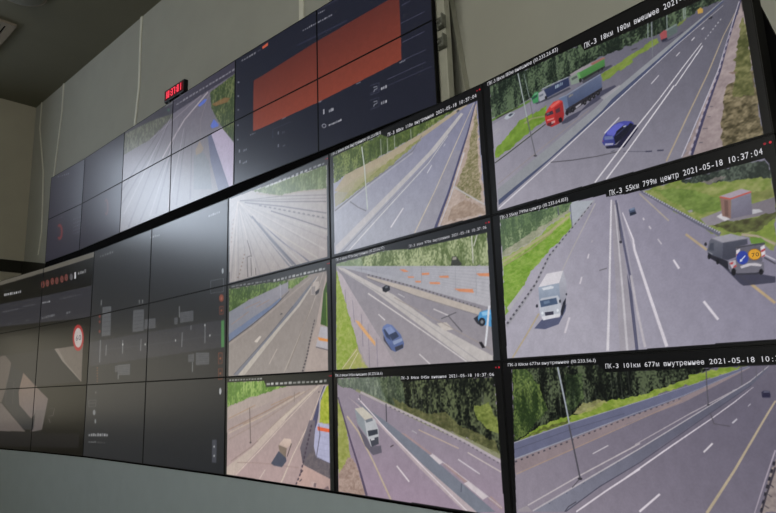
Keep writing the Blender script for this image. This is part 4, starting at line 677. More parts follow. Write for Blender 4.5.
  ('p',(26,28,34),1,[360,-15,451,400,728,248,668,-15]),('p',(64,62,64),.7,[365,131,537,113,539,-15,383,-15,372,136,358,137,369,-15,552,-15,550,115,365,141]),
 ],
 'L0R2': [
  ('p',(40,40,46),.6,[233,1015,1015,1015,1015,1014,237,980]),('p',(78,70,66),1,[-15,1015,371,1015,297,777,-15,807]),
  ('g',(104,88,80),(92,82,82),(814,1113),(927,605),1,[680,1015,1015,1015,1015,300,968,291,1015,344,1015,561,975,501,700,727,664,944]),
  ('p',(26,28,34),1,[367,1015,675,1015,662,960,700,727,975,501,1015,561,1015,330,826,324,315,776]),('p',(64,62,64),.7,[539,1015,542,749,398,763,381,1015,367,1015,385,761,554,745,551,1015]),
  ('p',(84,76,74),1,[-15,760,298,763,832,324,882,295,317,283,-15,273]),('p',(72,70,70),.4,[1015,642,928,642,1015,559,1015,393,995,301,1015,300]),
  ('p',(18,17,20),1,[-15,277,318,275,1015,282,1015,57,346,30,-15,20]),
 ],
 'L1R0': [
  ('p',(86,82,74),1,[-15,1015,1011,1015,1005,917,21,922,-15,923]),('p',(40,40,47),1,[-15,512,-9,512,988,475,993,-15,967,-15,-15,60]),
  ('p',(126,62,52),.85,[44,708,44,687,39,670,30,658,18,654,5,657,-8,667,-15,676,-15,777,-7,780,7,777,20,767,31,750,40,730]),
  ('p',(56,42,44),.9,[28,712,28,699,25,688,20,681,13,678,5,680,-2,686,-9,696,-14,709,-15,712,-15,741,-14,745,-9,753,-2,755,6,754,14,747,21,737,26,725]),
  ('p',(126,62,52),.8,[-15,701,-7,695,30,735,18,744,-15,708]),
  ('p',(126,62,52),.85,[138,708,138,687,133,670,124,658,113,654,100,657,87,667,75,683,67,703,63,725,63,746,68,763,77,775,88,779,101,776,114,766,126,750,134,730]),
  ('p',(56,42,44),.9,[123,711,123,699,120,688,115,681,108,678,100,680,92,686,86,696,81,708,78,722,78,734,81,745,86,752,93,755,101,753,109,747,115,737,120,725]),
  ('p',(126,62,52),.8,[88,695,124,735,113,743,76,704]),
  ('p',(126,62,52),.85,[242,715,242,695,237,678,229,666,217,662,205,665,192,675,181,691,173,711,169,732,169,753,174,770,183,781,194,786,207,783,219,773,230,757,238,737]),
  ('p',(56,42,44),.9,[227,719,227,706,224,696,219,689,213,686,205,688,198,694,191,703,186,716,184,729,184,741,187,752,192,759,199,762,206,760,214,754,220,744,225,732]),
  ('p',(126,62,52),.8,[193,703,229,742,218,750,182,711]),
  ('p',(126,62,52),.85,[337,704,336,683,331,667,323,655,312,651,300,654,287,663,276,679,269,699,265,720,265,741,270,758,278,769,289,773,302,770,314,760,325,745,333,725]),
  ('p',(56,42,44),.9,[322,707,322,695,319,684,314,677,308,675,300,676,293,682,286,692,282,704,279,717,280,729,282,740,287,747,294,749,301,748,309,742,315,732,320,720]),
  ('p',(126,62,52),.8,[288,691,324,730,313,738,277,699]),
  ('p',(126,62,52),.85,[440,705,440,685,435,668,427,657,416,653,404,655,392,665,381,681,374,700,370,721,370,742,375,758,383,770,394,774,406,771,418,761,429,745,436,726]),
  ('p',(56,42,44),.9,[426,708,426,696,423,686,418,679,412,676,405,678,397,684,391,693,387,705,384,718,385,730,387,740,392,747,399,750,406,748,413,742,419,733,424,721]),
  ('p',(126,62,52),.8,[393,693,428,731,417,739,382,701]),
  ('p',(126,62,52),.85,[526,710,526,690,521,674,513,662,502,658,490,661,479,670,468,686,461,705,457,726,458,746,462,763,470,774,481,778,493,775,505,765,515,750,522,731]),
  ('p',(56,42,44),.9,[512,713,512,701,509,691,504,684,498,681,491,683,484,689,478,698,473,710,471,723,471,735,474,745,479,752,485,755,492,753,499,747,505,738,510,726]),
  ('p',(126,62,52),.8,[480,698,514,735,503,743,469,706]),
  ('p',(110,108,112),.7,[627,696,626,677,622,661,614,651,603,647,591,650,580,659,570,674,563,692,559,712,560,731,564,746,572,757,583,761,595,758,606,748,616,734,623,715]),
  ('p',(180,180,182),1,[648,768,678,765,686,656,656,659]),('p',(165,165,168),.7374298600911632,[720,708,747,707,744,749,717,750]),
  ('p',(165,165,168),.6660047881172723,[761,707,794,706,790,757,757,758]),('p',(165,165,168),.8635651055660076,[801,706,824,705,821,747,799,747]),
  ('p',(165,165,168),.5593541354373447,[841,704,868,703,864,762,837,763]),('p',(170,170,172),.6830348086458252,[24,379,51,378,48,405,21,406]),
  ('p',(170,170,172),.6866899049320496,[68,377,92,376,90,406,65,407]),('p',(170,170,172),.5535376398418013,[112,375,139,374,136,401,109,402]),
  ('p',(170,170,172),.7231065040126395,[155,374,190,372,187,401,152,402]),('p',(84,84,90),.5069951198743206,[383,377,409,376,407,394,381,394]),
  ('p',(84,84,90),.6534198665265213,[422,376,446,376,445,390,421,391]),('p',(84,84,90),.7541653888944193,[461,375,491,375,490,393,459,393]),
  ('p',(84,84,90),.6526825865688656,[499,375,522,375,521,388,498,389]),('p',(84,84,90),.6005211699541002,[537,374,563,374,562,391,536,392]),
  ('p',(84,84,90),.772159578218886,[575,374,602,373,600,392,574,392]),('p',(84,84,90),.7444530320159966,[613,373,636,373,635,389,611,390]),
  ('p',(84,84,90),.5797496139603208,[650,373,672,372,671,387,649,387]),('p',(84,84,90),.7422200570168438,[686,372,707,372,706,390,685,391]),
  ('p',(84,84,90),.5062351881780857,[723,372,746,371,745,385,722,386]),('p',(84,84,90),.617168035430359,[759,371,781,371,780,385,758,385]),
  ('p',(84,84,90),.4996615469280726,[795,370,820,370,819,385,794,385]),('p',(110,110,114),.5439532608894851,[32,113,63,114,60,145,29,145]),
  ('p',(110,110,114),.5115299107357866,[74,114,99,114,96,151,70,151]),('p',(110,110,114),.7207415050727416,[115,115,142,115,139,151,112,150]),
  ('p',(110,110,114),.6893113969333625,[156,115,184,116,180,160,152,160]),('p',(110,110,114),.6214984325014866,[197,116,227,117,224,156,193,155]),
  ('p',(110,110,114),.7855246663539748,[237,117,268,117,264,157,233,157]),('p',(110,110,114),.5656623556769781,[277,117,306,118,303,158,273,158]),
  ('p',(130,130,134),.5216782506019547,[544,110,579,113,577,148,541,145]),('p',(130,130,134),.5640294444506619,[590,114,616,117,613,148,588,146]),
 ],
 'L1R1': [
  ('p',(16,16,14),1,[-15,923,902,916,909,609,383,599,-15,606]),('p',(40,40,46),.6,[-15,599,384,594,683,241,894,48,-15,12]),('p',(94,86,80),1,[352,593,902,603,894,518,903,41,524,384]),
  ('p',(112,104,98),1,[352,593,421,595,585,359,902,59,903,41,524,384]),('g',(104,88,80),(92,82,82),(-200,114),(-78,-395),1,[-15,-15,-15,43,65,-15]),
  ('p',(150,36,38),1,[900,703,899,635,886,576,862,534,831,514,795,517,760,545,729,594,706,658,694,730,695,800,709,860,733,902,766,922,802,916,837,887,867,837,889,773]),
  ('p',(168,158,156),1,[872,707,871,656,862,612,845,580,822,565,797,568,771,589,748,625,732,673,723,726,724,778,734,823,751,854,774,869,800,865,826,843,848,807,864,759]),
 ],
 'L1R2': [
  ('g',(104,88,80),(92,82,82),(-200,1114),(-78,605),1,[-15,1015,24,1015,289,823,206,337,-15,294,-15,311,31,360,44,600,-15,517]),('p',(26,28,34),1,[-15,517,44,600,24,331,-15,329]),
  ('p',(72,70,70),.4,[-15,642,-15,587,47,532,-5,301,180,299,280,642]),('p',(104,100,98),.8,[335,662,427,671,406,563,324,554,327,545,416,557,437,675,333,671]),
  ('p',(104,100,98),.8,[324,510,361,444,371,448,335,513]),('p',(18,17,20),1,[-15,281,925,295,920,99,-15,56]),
 ],
 'L2R0': [
  ('p',(34,36,40),1,[-15,-15,-15,1015,1015,1015,1015,-15]),('p',(120,122,124),.5959715967206599,[109,876,137,875,135,904,107,905]),
  ('p',(120,122,124),.6670142236213916,[155,875,184,874,183,898,153,899]),('p',(120,122,124),.5104950482086179,[201,874,236,874,234,906,199,907]),
  ('p',(120,122,124),.7070189860916924,[246,873,277,873,275,898,244,899]),('p',(120,122,124),.7343282232986863,[291,873,320,872,318,907,289,907]),
  ('p',(120,122,124),.7727973037440595,[335,872,360,871,359,898,333,899]),('p',(150,150,152),.5435989154395476,[986,877,1005,875,1004,903,985,905]),
  ('p',(92,94,98),.75,[218,-15,215,98,377,79,379,-15]),('p',(52,54,60),.8,[228,22,375,8,373,15,226,30]),('p',(120,122,124),.75,[173,216,179,128,196,125,190,212]),
  ('p',(120,122,124),.75,[845,76,848,18,863,16,860,73]),('p',(120,122,124),.75,[894,66,897,14,911,11,908,63]),
  ('p',(140,60,50),.7,[185,-15,150,-15,150,-7,153,-1,157,3,163,5,170,4,176,0,181,-6,185,-14]),
 ],
 'L2R1': [
  ('p',(34,36,40),1,[-15,-15,-15,1015,1015,1015,1015,-15]),('p',(50,51,58),.85,[7,622,1015,625,1015,293,35,262]),('p',(58,60,66),.7,[38,480,999,454,1015,454,1015,467,996,467,35,495]),
  ('p',(92,94,98),.75,[217,1015,378,1015,389,673,226,679]),('p',(52,54,60),.8,[233,952,379,939,378,947,231,959]),('p',(52,54,60),.8,[238,881,383,871,382,879,236,889]),
  ('p',(52,54,60),.8,[243,811,388,803,386,811,241,819]),('p',(52,54,60),.8,[247,741,392,736,391,743,246,749]),('p',(92,94,98),.75,[760,962,931,945,939,659,763,664]),
  ('p',(52,54,60),.8,[769,907,928,895,927,902,768,914]),('p',(52,54,60),.8,[772,857,930,847,929,853,770,864]),('p',(52,54,60),.8,[774,807,933,799,931,805,773,814]),
  ('p',(52,54,60),.8,[777,757,935,751,934,757,776,764]),('p',(52,54,60),.8,[780,707,937,703,936,710,778,714]),('p',(92,94,98),.75,[950,804,1015,799,1015,674,950,677]),
  ('p',(52,54,60),.8,[957,778,1015,775,1015,782,956,785]),('p',(52,54,60),.8,[958,757,1015,754,1015,761,957,764]),('p',(52,54,60),.8,[959,736,1015,733,1015,739,958,742]),
  ('p',(52,54,60),.8,[960,715,1015,712,1015,718,959,721]),('p',(52,54,60),.8,[961,693,1015,691,1015,697,960,700]),('p',(92,94,98),.75,[544,239,748,238,750,96,552,102]),
  ('p',(52,54,60),.8,[553,212,744,211,743,218,551,219]),('p',(52,54,60),.8,[554,189,745,188,744,194,553,196]),('p',(52,54,60),.8,[555,167,746,164,746,170,554,173]),
  ('p',(52,54,60),.8,[557,144,748,140,747,147,556,151]),('p',(52,54,60),.8,[558,121,749,116,748,123,557,128]),('p',(92,94,98),.75,[498,232,544,234,549,149,503,147]),
  ('p',(52,54,60),.8,[507,214,540,217,537,223,505,221]),('p',(52,54,60),.8,[508,200,540,203,538,209,505,206]),('p',(52,54,60),.8,[508,186,541,188,539,195,506,192]),
  ('p',(52,54,60),.8,[509,171,542,174,540,181,507,178]),('p',(52,54,60),.8,[510,157,543,160,541,167,508,164]),('p',(120,122,124),.75,[199,630,208,304,225,302,216,627]),
  ('p',(120,122,124),.75,[316,546,316,393,332,391,332,543]),('p',(120,122,124),.75,[601,576,606,391,621,389,617,573]),('p',(120,122,124),.75,[898,553,897,397,911,395,912,551]),
  ('p',(120,122,124),.75,[551,108,555,45,570,44,566,107]),
  ('p',(190,192,190),.8,[980,472,979,467,978,463,976,460,973,458,970,459,967,461,965,464,963,469,962,474,962,479,964,484,966,487,969,488,972,488,975,486,977,482,979,478]),
  ('p',(190,192,190),.8,[622,515,622,509,620,505,618,502,615,500,612,501,608,503,605,507,604,512,603,517,603,523,604,527,607,530,610,532,613,531,616,529,619,525,621,520]),
  ('p',(140,60,50),.7,[187,978,186,971,184,964,179,960,173,958,167,959,160,963,155,969,151,977,150,985,150,993,153,999,157,1003,163,1005,170,1004,176,1000,181,994,185,986]),
  ('p',(140,60,50),.7,[192,898,192,890,189,884,185,879,179,878,172,879,166,882,161,888,157,896,155,904,156,912,159,918,163,922,169,924,176,923,182,919,187,913,191,906]),
  ('p',(140,60,50),.7,[202,755,202,748,199,741,195,737,189,735,182,736,176,739,171,745,167,753,166,760,166,768,169,775,173,779,179,781,186,780,192,776,197,770,201,763]),
  ('p',(130,84,56),.6,[193,228,192,224,190,221,186,219,181,218,176,218,171,220,167,222,165,226,163,230,164,233,166,237,170,239,175,240,180,239,185,238,189,235,192,231]),
  ('p',(130,84,56),.6,[195,189,195,185,193,182,189,180,184,179,179,179,174,181,170,184,167,187,166,191,167,195,169,198,173,200,178,201,183,201,187,199,192,196,194,193]),
  ('p',(130,84,56),.6,[198,150,198,147,195,143,192,141,187,140,182,140,177,142,173,145,170,148,169,152,170,156,172,159,176,161,180,162,185,162,190,160,194,158,197,154]),
  ('p',(130,84,56),.6,[201,112,200,108,198,105,194,103,190,102,185,102,180,103,176,106,173,110,172,113,172,117,175,120,178,123,183,124,188,123,193,122,197,119,200,116]),
  ('p',(130,84,56),.6,[204,73,203,70,201,67,197,64,192,63,187,63,183,65,179,68,176,71,175,75,175,79,178,82,181,84,186,85,191,85,196,83,200,81,203,77]),
  ('p',(130,84,56),.6,[206,35,206,31,204,28,200,26,195,25,190,25,185,27,181,29,179,33,177,36,178,40,180,43,184,46,189,47,194,46,199,45,203,42,205,39]),
 ],
 'L2R2': [
  ('p',(34,36,40),1,[-15,-15,-15,1015,1015,1015,1015,-15]),('p',(104,106,110),.7,[50,776,185,781,184,701,59,696,55,780,43,781,52,689,191,695,192,787,48,785]),
  ('p',(104,106,110),.7,[60,738,185,740,184,748,59,746]),
  ('p',(130,132,134),.8,[190,612,190,599,186,588,180,580,172,575,163,575,155,579,147,587,142,599,140,612,140,624,144,636,150,644,158,649,167,649,175,645,183,636,188,625]),
  ('p',(130,132,134),.8,[210,490,210,479,208,469,205,462,200,458,195,458,190,462,186,469,183,478,181,489,181,500,183,510,186,517,191,521,196,521,201,517,205,510,208,501]),
  ('p',(120,122,124),.6,[188,893,187,887,185,882,182,879,177,877,172,877,167,879,163,883,160,888,159,893,159,899,161,904,165,907,170,909,175,909,180,907,184,903,187,898]),
  ('p',(150,150,152),.6813777103834887,[84,276,112,278,110,309,82,308]),('p',(150,150,152),.7536739538485817,[125,279,156,280,154,317,123,316]),
  ('p',(150,150,152),.7689060784233364,[166,281,198,283,196,323,163,321]),('p',(150,150,152),.817041524800468,[207,283,229,284,227,315,205,314]),
  ('p',(150,150,152),.8372459044728084,[247,285,273,287,270,330,244,329]),('p',(150,150,152),.8996581090512549,[286,288,318,289,315,325,284,323]),
  ('p',(150,150,152),.593358297862649,[326,290,355,292,352,334,323,333]),('p',(150,150,152),.8899517210395707,[364,292,394,294,391,329,362,328]),
  ('p',(150,150,152),.6917094787108349,[403,294,434,296,432,328,401,327]),('p',(120,120,122),.6431430816714417,[91,186,113,187,111,211,89,209]),
  ('p',(120,120,122),.6009208678669832,[127,188,153,190,152,210,125,208]),('p',(120,120,122),.6772230256567101,[163,191,187,192,186,212,162,210]),
  ('p',(120,120,122),.6107506593565707,[199,193,227,195,225,222,197,220]),('p',(78,78,80),.8858795302685993,[262,192,277,193,276,214,261,213]),
  ('p',(78,78,80),.6251602705405204,[290,193,310,194,308,210,289,209]),('p',(78,78,80),.5511960098533015,[318,194,340,195,338,216,316,216]),
  ('p',(78,78,80),.6360114905781107,[345,195,361,196,360,213,344,213]),('p',(78,78,80),.8190668836031593,[372,196,393,197,392,214,371,213]),
 ],
 'L3R0': [
  ('p',(34,36,40),1,[-15,-15,-15,1015,1015,1015,1015,-15]),('p',(150,150,152),.42227948728397574,[-15,892,-14,877,5,875,4,907,-15,908]),
  ('p',(150,150,152),.5611656531731554,[14,874,36,873,35,901,13,902]),('p',(150,150,152),.43569666017018027,[43,872,63,870,62,903,42,904]),
  ('p',(150,150,152),.5279367930259916,[71,870,90,868,89,891,70,893]),('p',(150,150,152),.5033684227100237,[99,867,117,866,116,889,98,890]),
  ('p',(170,172,176),.6789418617913817,[775,866,791,866,791,891,775,891]),('p',(170,172,176),.6196900439505828,[799,867,815,867,814,890,799,890]),
  ('p',(170,172,176),.6966473435296792,[823,867,842,867,842,894,823,894]),('p',(170,172,176),.680929425590244,[847,867,861,867,861,887,846,887]),
  ('p',(170,172,176),.6261387617839673,[870,867,883,867,883,890,870,890]),('p',(170,172,176),.6788635172229512,[894,867,909,867,909,889,893,889]),
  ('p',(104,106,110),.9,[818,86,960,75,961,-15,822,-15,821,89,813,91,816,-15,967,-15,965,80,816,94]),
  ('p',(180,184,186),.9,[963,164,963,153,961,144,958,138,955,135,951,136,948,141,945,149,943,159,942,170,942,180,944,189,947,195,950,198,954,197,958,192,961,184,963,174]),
 ],
 'L3R1': [
  ('p',(34,36,40),1,[-15,-15,-15,1015,1015,1015,1015,-15]),('p',(50,51,58),.85,[-15,625,974,624,983,322,-15,292]),('p',(58,60,66),.7,[-15,454,-1,454,977,459,976,470,-4,467,-15,467]),
  ('p',(92,94,98),.75,[-15,802,101,793,106,668,-15,675]),('p',(52,54,60),.8,[-15,777,97,770,95,776,-15,783]),('p',(52,54,60),.8,[-15,756,98,749,96,756,-15,762]),
  ('p',(52,54,60),.8,[-15,735,98,728,97,735,-15,741]),('p',(52,54,60),.8,[-15,713,99,707,98,714,-15,720]),('p',(52,54,60),.8,[-15,692,100,687,99,693,-15,699]),
  ('p',(92,94,98),.75,[445,804,614,795,617,671,449,676]),('p',(52,54,60),.8,[451,778,610,773,609,779,450,785]),('p',(52,54,60),.8,[452,757,611,752,609,758,451,763]),
  ('p',(52,54,60),.8,[453,736,611,731,610,737,452,742]),('p',(52,54,60),.8,[453,715,612,710,611,716,452,721]),('p',(52,54,60),.8,[454,693,612,690,611,696,453,700]),
  ('p',(92,94,98),.75,[658,293,816,277,818,147,661,151]),('p',(52,54,60),.8,[663,266,812,253,811,258,663,272]),('p',(52,54,60),.8,[664,242,812,231,812,237,664,248]),
  ('p',(52,54,60),.8,[664,219,813,209,812,215,664,224]),('p',(52,54,60),.8,[665,195,813,188,813,194,665,201]),('p',(52,54,60),.8,[666,172,814,166,813,172,665,177]),
  ('p',(92,94,98),.75,[369,751,416,748,414,668,372,670]),('p',(52,54,60),.8,[376,734,412,732,411,738,375,740]),('p',(52,54,60),.8,[376,720,412,719,411,725,375,726]),
  ('p',(52,54,60),.8,[377,706,413,705,412,711,375,713]),('p',(52,54,60),.8,[377,693,413,692,412,698,376,699]),('p',(52,54,60),.8,[378,679,414,678,413,684,376,686]),
  ('p',(92,94,98),.75,[565,280,637,282,639,193,568,194]),('p',(52,54,60),.8,[571,262,633,264,632,270,570,268]),('p',(52,54,60),.8,[571,248,633,250,632,255,570,254]),
  ('p',(52,54,60),.8,[572,234,634,235,633,240,571,240]),('p',(52,54,60),.8,[572,220,634,220,633,226,571,225]),('p',(52,54,60),.8,[572,205,634,205,634,211,572,211]),
  ('p',(120,122,124),.75,[475,556,473,381,484,379,486,554]),('p',(120,122,124),.75,[756,608,759,392,769,390,767,606]),('p',(120,122,124),.75,[584,622,585,572,596,570,595,620]),
  ('p',(120,122,124),.75,[426,883,431,745,443,743,438,881]),('p',(120,122,124),.75,[615,190,616,75,627,74,626,189]),
  ('p',(190,192,190),.8,[402,468,402,463,401,459,399,456,396,455,394,455,391,457,389,461,387,465,387,470,387,475,388,479,390,482,393,483,395,483,398,481,400,477,402,473]),
  ('p',(190,192,190),.8,[827,470,827,466,826,462,824,459,822,458,820,458,817,460,815,463,814,467,814,472,814,476,815,480,817,483,819,484,821,484,824,482,825,479,827,474]),
  ('p',(190,192,190),.8,[766,597,766,593,765,589,763,586,761,585,758,586,756,588,754,591,753,595,752,600,753,604,754,608,755,611,758,612,760,612,762,610,764,606,765,602]),
  ('p',(70,126,72),.9,[946,616,978,619,983,322,951,321]),('p',(104,56,42),.9,[922,785,969,780,971,685,924,689]),('p',(40,38,42),.95,[929,772,963,770,964,696,930,698]),
  ('p',(150,84,56),.9,[955,730,955,726,953,723,951,720,948,719,945,720,943,722,940,725,939,729,938,734,938,738,940,742,942,744,945,745,948,745,951,743,953,739,955,735]),
  ('p',(104,56,42),.9,[918,266,965,265,967,140,920,139]),('p',(40,38,42),.95,[925,255,959,255,960,151,927,149]),
  ('p',(150,84,56),.9,[951,200,951,195,949,192,947,189,944,188,941,188,939,190,936,193,935,197,934,201,935,205,936,209,938,212,941,213,944,213,947,211,949,208,951,204]),
  ('p',(104,56,42),.9,[923,-15,921,93,968,94,969,-14,937,-15]),('p',(40,38,42),.95,[928,82,961,84,963,-3,929,-5]),
  ('p',(150,84,56),.9,[954,37,953,32,952,29,950,26,947,25,944,25,941,27,939,30,938,33,937,38,937,42,939,46,941,48,944,50,947,49,949,48,952,45,953,41]),
  ('p',(126,64,44),.9,[970,869,969,854,965,842,958,834,950,830,941,832,932,839,925,850,920,865,918,880,920,895,924,907,931,915,939,918,948,916,957,909,964,898,968,884]),
  ('p',(150,90,80),.9,[955,868,955,862,953,857,950,854,947,852,943,853,939,856,936,860,934,866,934,872,934,878,936,883,939,886,942,888,946,887,950,884,952,879,954,874]),
  ('p',(104,106,110),.9,[961,1015,962,947,822,958,822,1015,815,1015,817,952,968,941,966,1015]),
 ],
 'L3R2': [
  ('p',(34,36,40),1,[-15,-15,-15,1015,1015,1015,1015,-15]),('p',(104,56,42),.9,[923,1015,969,1015,969,986,923,984]),('p',(40,38,42),.95,[929,1015,963,1015,963,997,929,995]),
  ('p',(190,192,194),.8,[961,860,960,847,958,836,955,828,951,824,947,824,943,828,939,837,937,848,936,861,936,873,938,884,942,892,946,897,950,897,954,892,958,884,960,872]),
  ('p',(70,72,80),.9,[869,343,918,346,918,107,870,106]),
  ('p',(190,192,194),1,[898,272,898,269,897,266,895,263,893,262,891,262,889,263,887,265,886,268,885,271,886,275,887,278,888,280,890,282,893,282,895,281,896,279,898,276]),
  ('p',(190,192,194),1,[900,177,899,173,898,170,897,168,895,166,893,166,890,167,889,169,888,172,887,175,887,179,889,182,890,184,892,186,894,186,896,185,898,183,899,180]),
 ],
 'U0R0': [
  ('p',(36,35,48),1,[-15,-15,-15,1015,1015,1015,1015,-15]),('p',(110,108,118),.663517599023339,[202,925,252,913,249,949,199,960]),
  ('p',(110,108,118),.6100739162232992,[268,910,303,902,300,933,265,941]),('p',(110,108,118),.7863538422568688,[333,896,369,888,367,916,330,924]),
  ('p',(110,108,118),.7006240031768303,[397,881,444,871,441,906,394,916]),('p',(110,108,118),.616644943261224,[461,867,510,856,507,892,458,903]),
  ('p',(110,108,118),.7853116380291257,[524,853,564,844,561,884,520,893]),('p',(52,50,64),.8,[40,59,957,65,947,82,28,77]),
 ],
 'U0R1': [
  ('p',(36,35,48),1,[-15,-15,-15,1015,1015,1015,1015,-15]),
  ('p',(112,44,46),.9,[487,556,487,493,476,442,455,408,426,395,392,405,359,438,329,488,307,551,295,619,295,682,306,735,328,769,358,781,391,770,425,736,454,685,476,623]),
  ('p',(36,35,48),1,[434,573,435,531,429,496,417,473,401,463,382,469,363,490,346,523,333,564,326,609,325,651,331,687,343,710,359,720,378,713,397,692,414,659,427,618]),
  ('p',(36,35,48),1,[229,819,372,682,388,500,263,451]),('p',(104,102,112),.7112095548947297,[779,727,815,725,814,743,777,746]),
  ('p',(104,102,112),.5905161284925038,[827,724,855,722,853,743,825,744]),('p',(104,102,112),.5026436520699525,[875,721,907,719,905,737,873,739]),
  ('p',(104,102,112),.5360644027881317,[922,718,954,716,952,734,921,736]),('p',(104,102,112),.4870845629725712,[969,715,999,713,998,730,968,732]),
  ('p',(104,102,112),.7657825809911414,[786,639,825,637,824,653,785,655]),('p',(104,102,112),.6172735324486817,[834,636,866,635,864,651,833,653]),
  ('p',(104,102,112),.6536767378998973,[882,634,914,632,913,648,881,650]),('p',(104,102,112),.7075139804556861,[929,631,955,630,953,647,928,649]),
  ('p',(104,102,112),.6101470669611009,[976,628,1012,626,1011,643,975,645]),('p',(104,102,112),.5177493060783092,[793,551,832,550,831,568,792,570]),
  ('p',(104,102,112),.5903158549222242,[841,549,870,548,869,570,840,572]),('p',(104,102,112),.6789076944853041,[889,547,923,545,922,568,887,570]),
  ('p',(104,102,112),.5841607438386441,[936,544,964,543,963,562,935,564]),('p',(104,102,112),.7923385959880074,[983,542,1014,540,1013,561,981,562]),
  ('p',(104,102,112),.7395142037974723,[800,473,835,471,834,491,798,492]),('p',(104,102,112),.6944745035025746,[848,471,880,469,879,486,846,488]),
  ('p',(104,102,112),.6044245772187273,[895,469,924,467,923,485,894,486]),('p',(104,102,112),.5954417321780503,[942,467,974,465,973,481,941,482]),
  ('p',(104,102,112),.5977574268209322,[989,465,1015,463,1015,483,988,484]),('p',(104,102,112),.6409023713546329,[807,394,838,393,837,414,805,415]),
  ('p',(104,102,112),.5681481254879304,[854,392,885,391,884,411,853,413]),('p',(104,102,112),.7057341225034958,[902,391,936,390,935,408,900,410]),
  ('p',(104,102,112),.5427867286317242,[949,389,978,388,977,408,947,409]),('p',(104,102,112),.4848663927181365,[995,387,1015,387,1015,406,994,407]),
  ('p',(90,88,98),.6655584335967992,[306,919,339,915,338,932,305,936]),('p',(90,88,98),.6449692075265974,[351,914,381,911,380,932,349,935]),
  ('p',(90,88,98),.7554787407354967,[395,910,429,906,427,929,393,933]),('p',(90,88,98),.6306056021096345,[439,905,467,902,465,919,438,922]),
 ],
 'U1R0': [
  ('p',(36,35,48),1,[-15,-15,-15,1015,1015,1015,1015,-15]),
 ],
 'U1R1': [
  ('p',(36,35,48),1,[-15,-15,-15,1015,1015,1015,1015,-15]),
  ('p',(100,52,56),.6,[709,628,709,569,703,520,690,487,673,473,652,482,632,510,614,557,600,615,592,678,592,738,599,788,612,821,629,834,650,825,670,795,688,749,702,691]),
  ('p',(36,35,48),.8,[675,643,676,599,673,563,666,538,656,527,644,532,632,551,621,584,612,626,607,671,606,715,610,752,617,777,627,788,639,783,651,763,662,730,670,688]),
  ('p',(36,35,48),.8,[531,872,635,747,649,543,554,543]),('p',(104,102,112),.7937807149514549,[-15,629,3,627,2,643,-15,645]),
  ('p',(104,102,112),.5253356575057329,[-15,543,20,539,18,559,-15,562]),('p',(104,102,112),.7039782870495295,[-11,465,22,462,20,482,-13,485]),
  ('p',(104,102,112),.5793297794296407,[-5,388,22,385,21,408,-7,410]),
 ],
 'U2R0': [
  ('p',(36,35,48),1,[-15,-15,-15,1015,1015,1015,1015,-15]),('p',(90,86,98),1,[-15,-15,-15,1015,1015,1015,1015,-15]),
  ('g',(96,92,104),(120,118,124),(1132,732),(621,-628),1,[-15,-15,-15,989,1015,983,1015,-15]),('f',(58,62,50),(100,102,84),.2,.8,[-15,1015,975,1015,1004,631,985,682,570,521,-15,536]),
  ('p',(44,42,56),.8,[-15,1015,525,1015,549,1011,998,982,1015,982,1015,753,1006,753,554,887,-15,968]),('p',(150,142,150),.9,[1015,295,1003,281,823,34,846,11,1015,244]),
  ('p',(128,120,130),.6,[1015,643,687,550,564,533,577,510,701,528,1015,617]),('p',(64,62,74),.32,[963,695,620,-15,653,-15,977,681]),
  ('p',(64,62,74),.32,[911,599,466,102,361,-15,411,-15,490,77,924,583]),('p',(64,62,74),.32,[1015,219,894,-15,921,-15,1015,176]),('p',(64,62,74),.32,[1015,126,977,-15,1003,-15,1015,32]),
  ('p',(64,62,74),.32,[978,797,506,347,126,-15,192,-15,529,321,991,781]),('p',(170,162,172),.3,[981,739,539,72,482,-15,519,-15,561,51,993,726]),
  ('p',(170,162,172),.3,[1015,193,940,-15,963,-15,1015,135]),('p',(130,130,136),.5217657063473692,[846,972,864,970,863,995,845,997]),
  ('p',(130,130,136),.7608876520637824,[877,968,901,965,901,990,876,993]),('p',(130,130,136),.5655691161941006,[909,964,932,961,931,987,908,990]),
  ('p',(130,130,136),.6054425358486788,[940,960,960,957,959,980,939,982]),('p',(130,130,136),.7357372998415209,[971,956,995,953,994,976,970,979]),
  ('p',(60,120,90),.5,[944,864,943,855,939,848,933,846,925,847,917,853,909,861,903,872,898,883,896,895,897,904,901,910,907,913,915,911,923,906,931,897,938,886,942,875]),
 ],
 'U2R1': [
  ('p',(36,35,48),1,[-15,-15,-15,1015,1015,1015,1015,-15]),('p',(90,86,98),1,[-15,-15,-15,1015,1015,1015,1015,-15]),
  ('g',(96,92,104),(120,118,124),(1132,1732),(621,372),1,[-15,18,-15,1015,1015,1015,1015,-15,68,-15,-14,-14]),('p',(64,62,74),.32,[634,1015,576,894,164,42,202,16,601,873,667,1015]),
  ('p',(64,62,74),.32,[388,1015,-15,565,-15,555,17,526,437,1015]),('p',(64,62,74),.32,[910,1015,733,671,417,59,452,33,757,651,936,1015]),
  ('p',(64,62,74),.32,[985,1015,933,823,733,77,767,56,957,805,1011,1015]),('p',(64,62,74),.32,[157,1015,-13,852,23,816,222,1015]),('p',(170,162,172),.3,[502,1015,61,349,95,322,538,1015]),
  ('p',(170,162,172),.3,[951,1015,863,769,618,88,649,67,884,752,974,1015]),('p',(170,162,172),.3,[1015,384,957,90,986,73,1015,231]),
 ],
 'U3R0': [
  ('p',(36,35,48),1,[-15,-15,-15,1015,1015,1015,1015,-15]),('p',(90,86,98),1,[-15,-15,-15,1015,1015,1015,1015,-15]),
  ('g',(96,92,104),(120,118,124),(130,734),(-374,-632),1,[-15,-15,-15,983,1008,991,1006,-15]),('f',(58,62,50),(100,102,84),.2,.8,[-15,888,4,631,-15,682]),
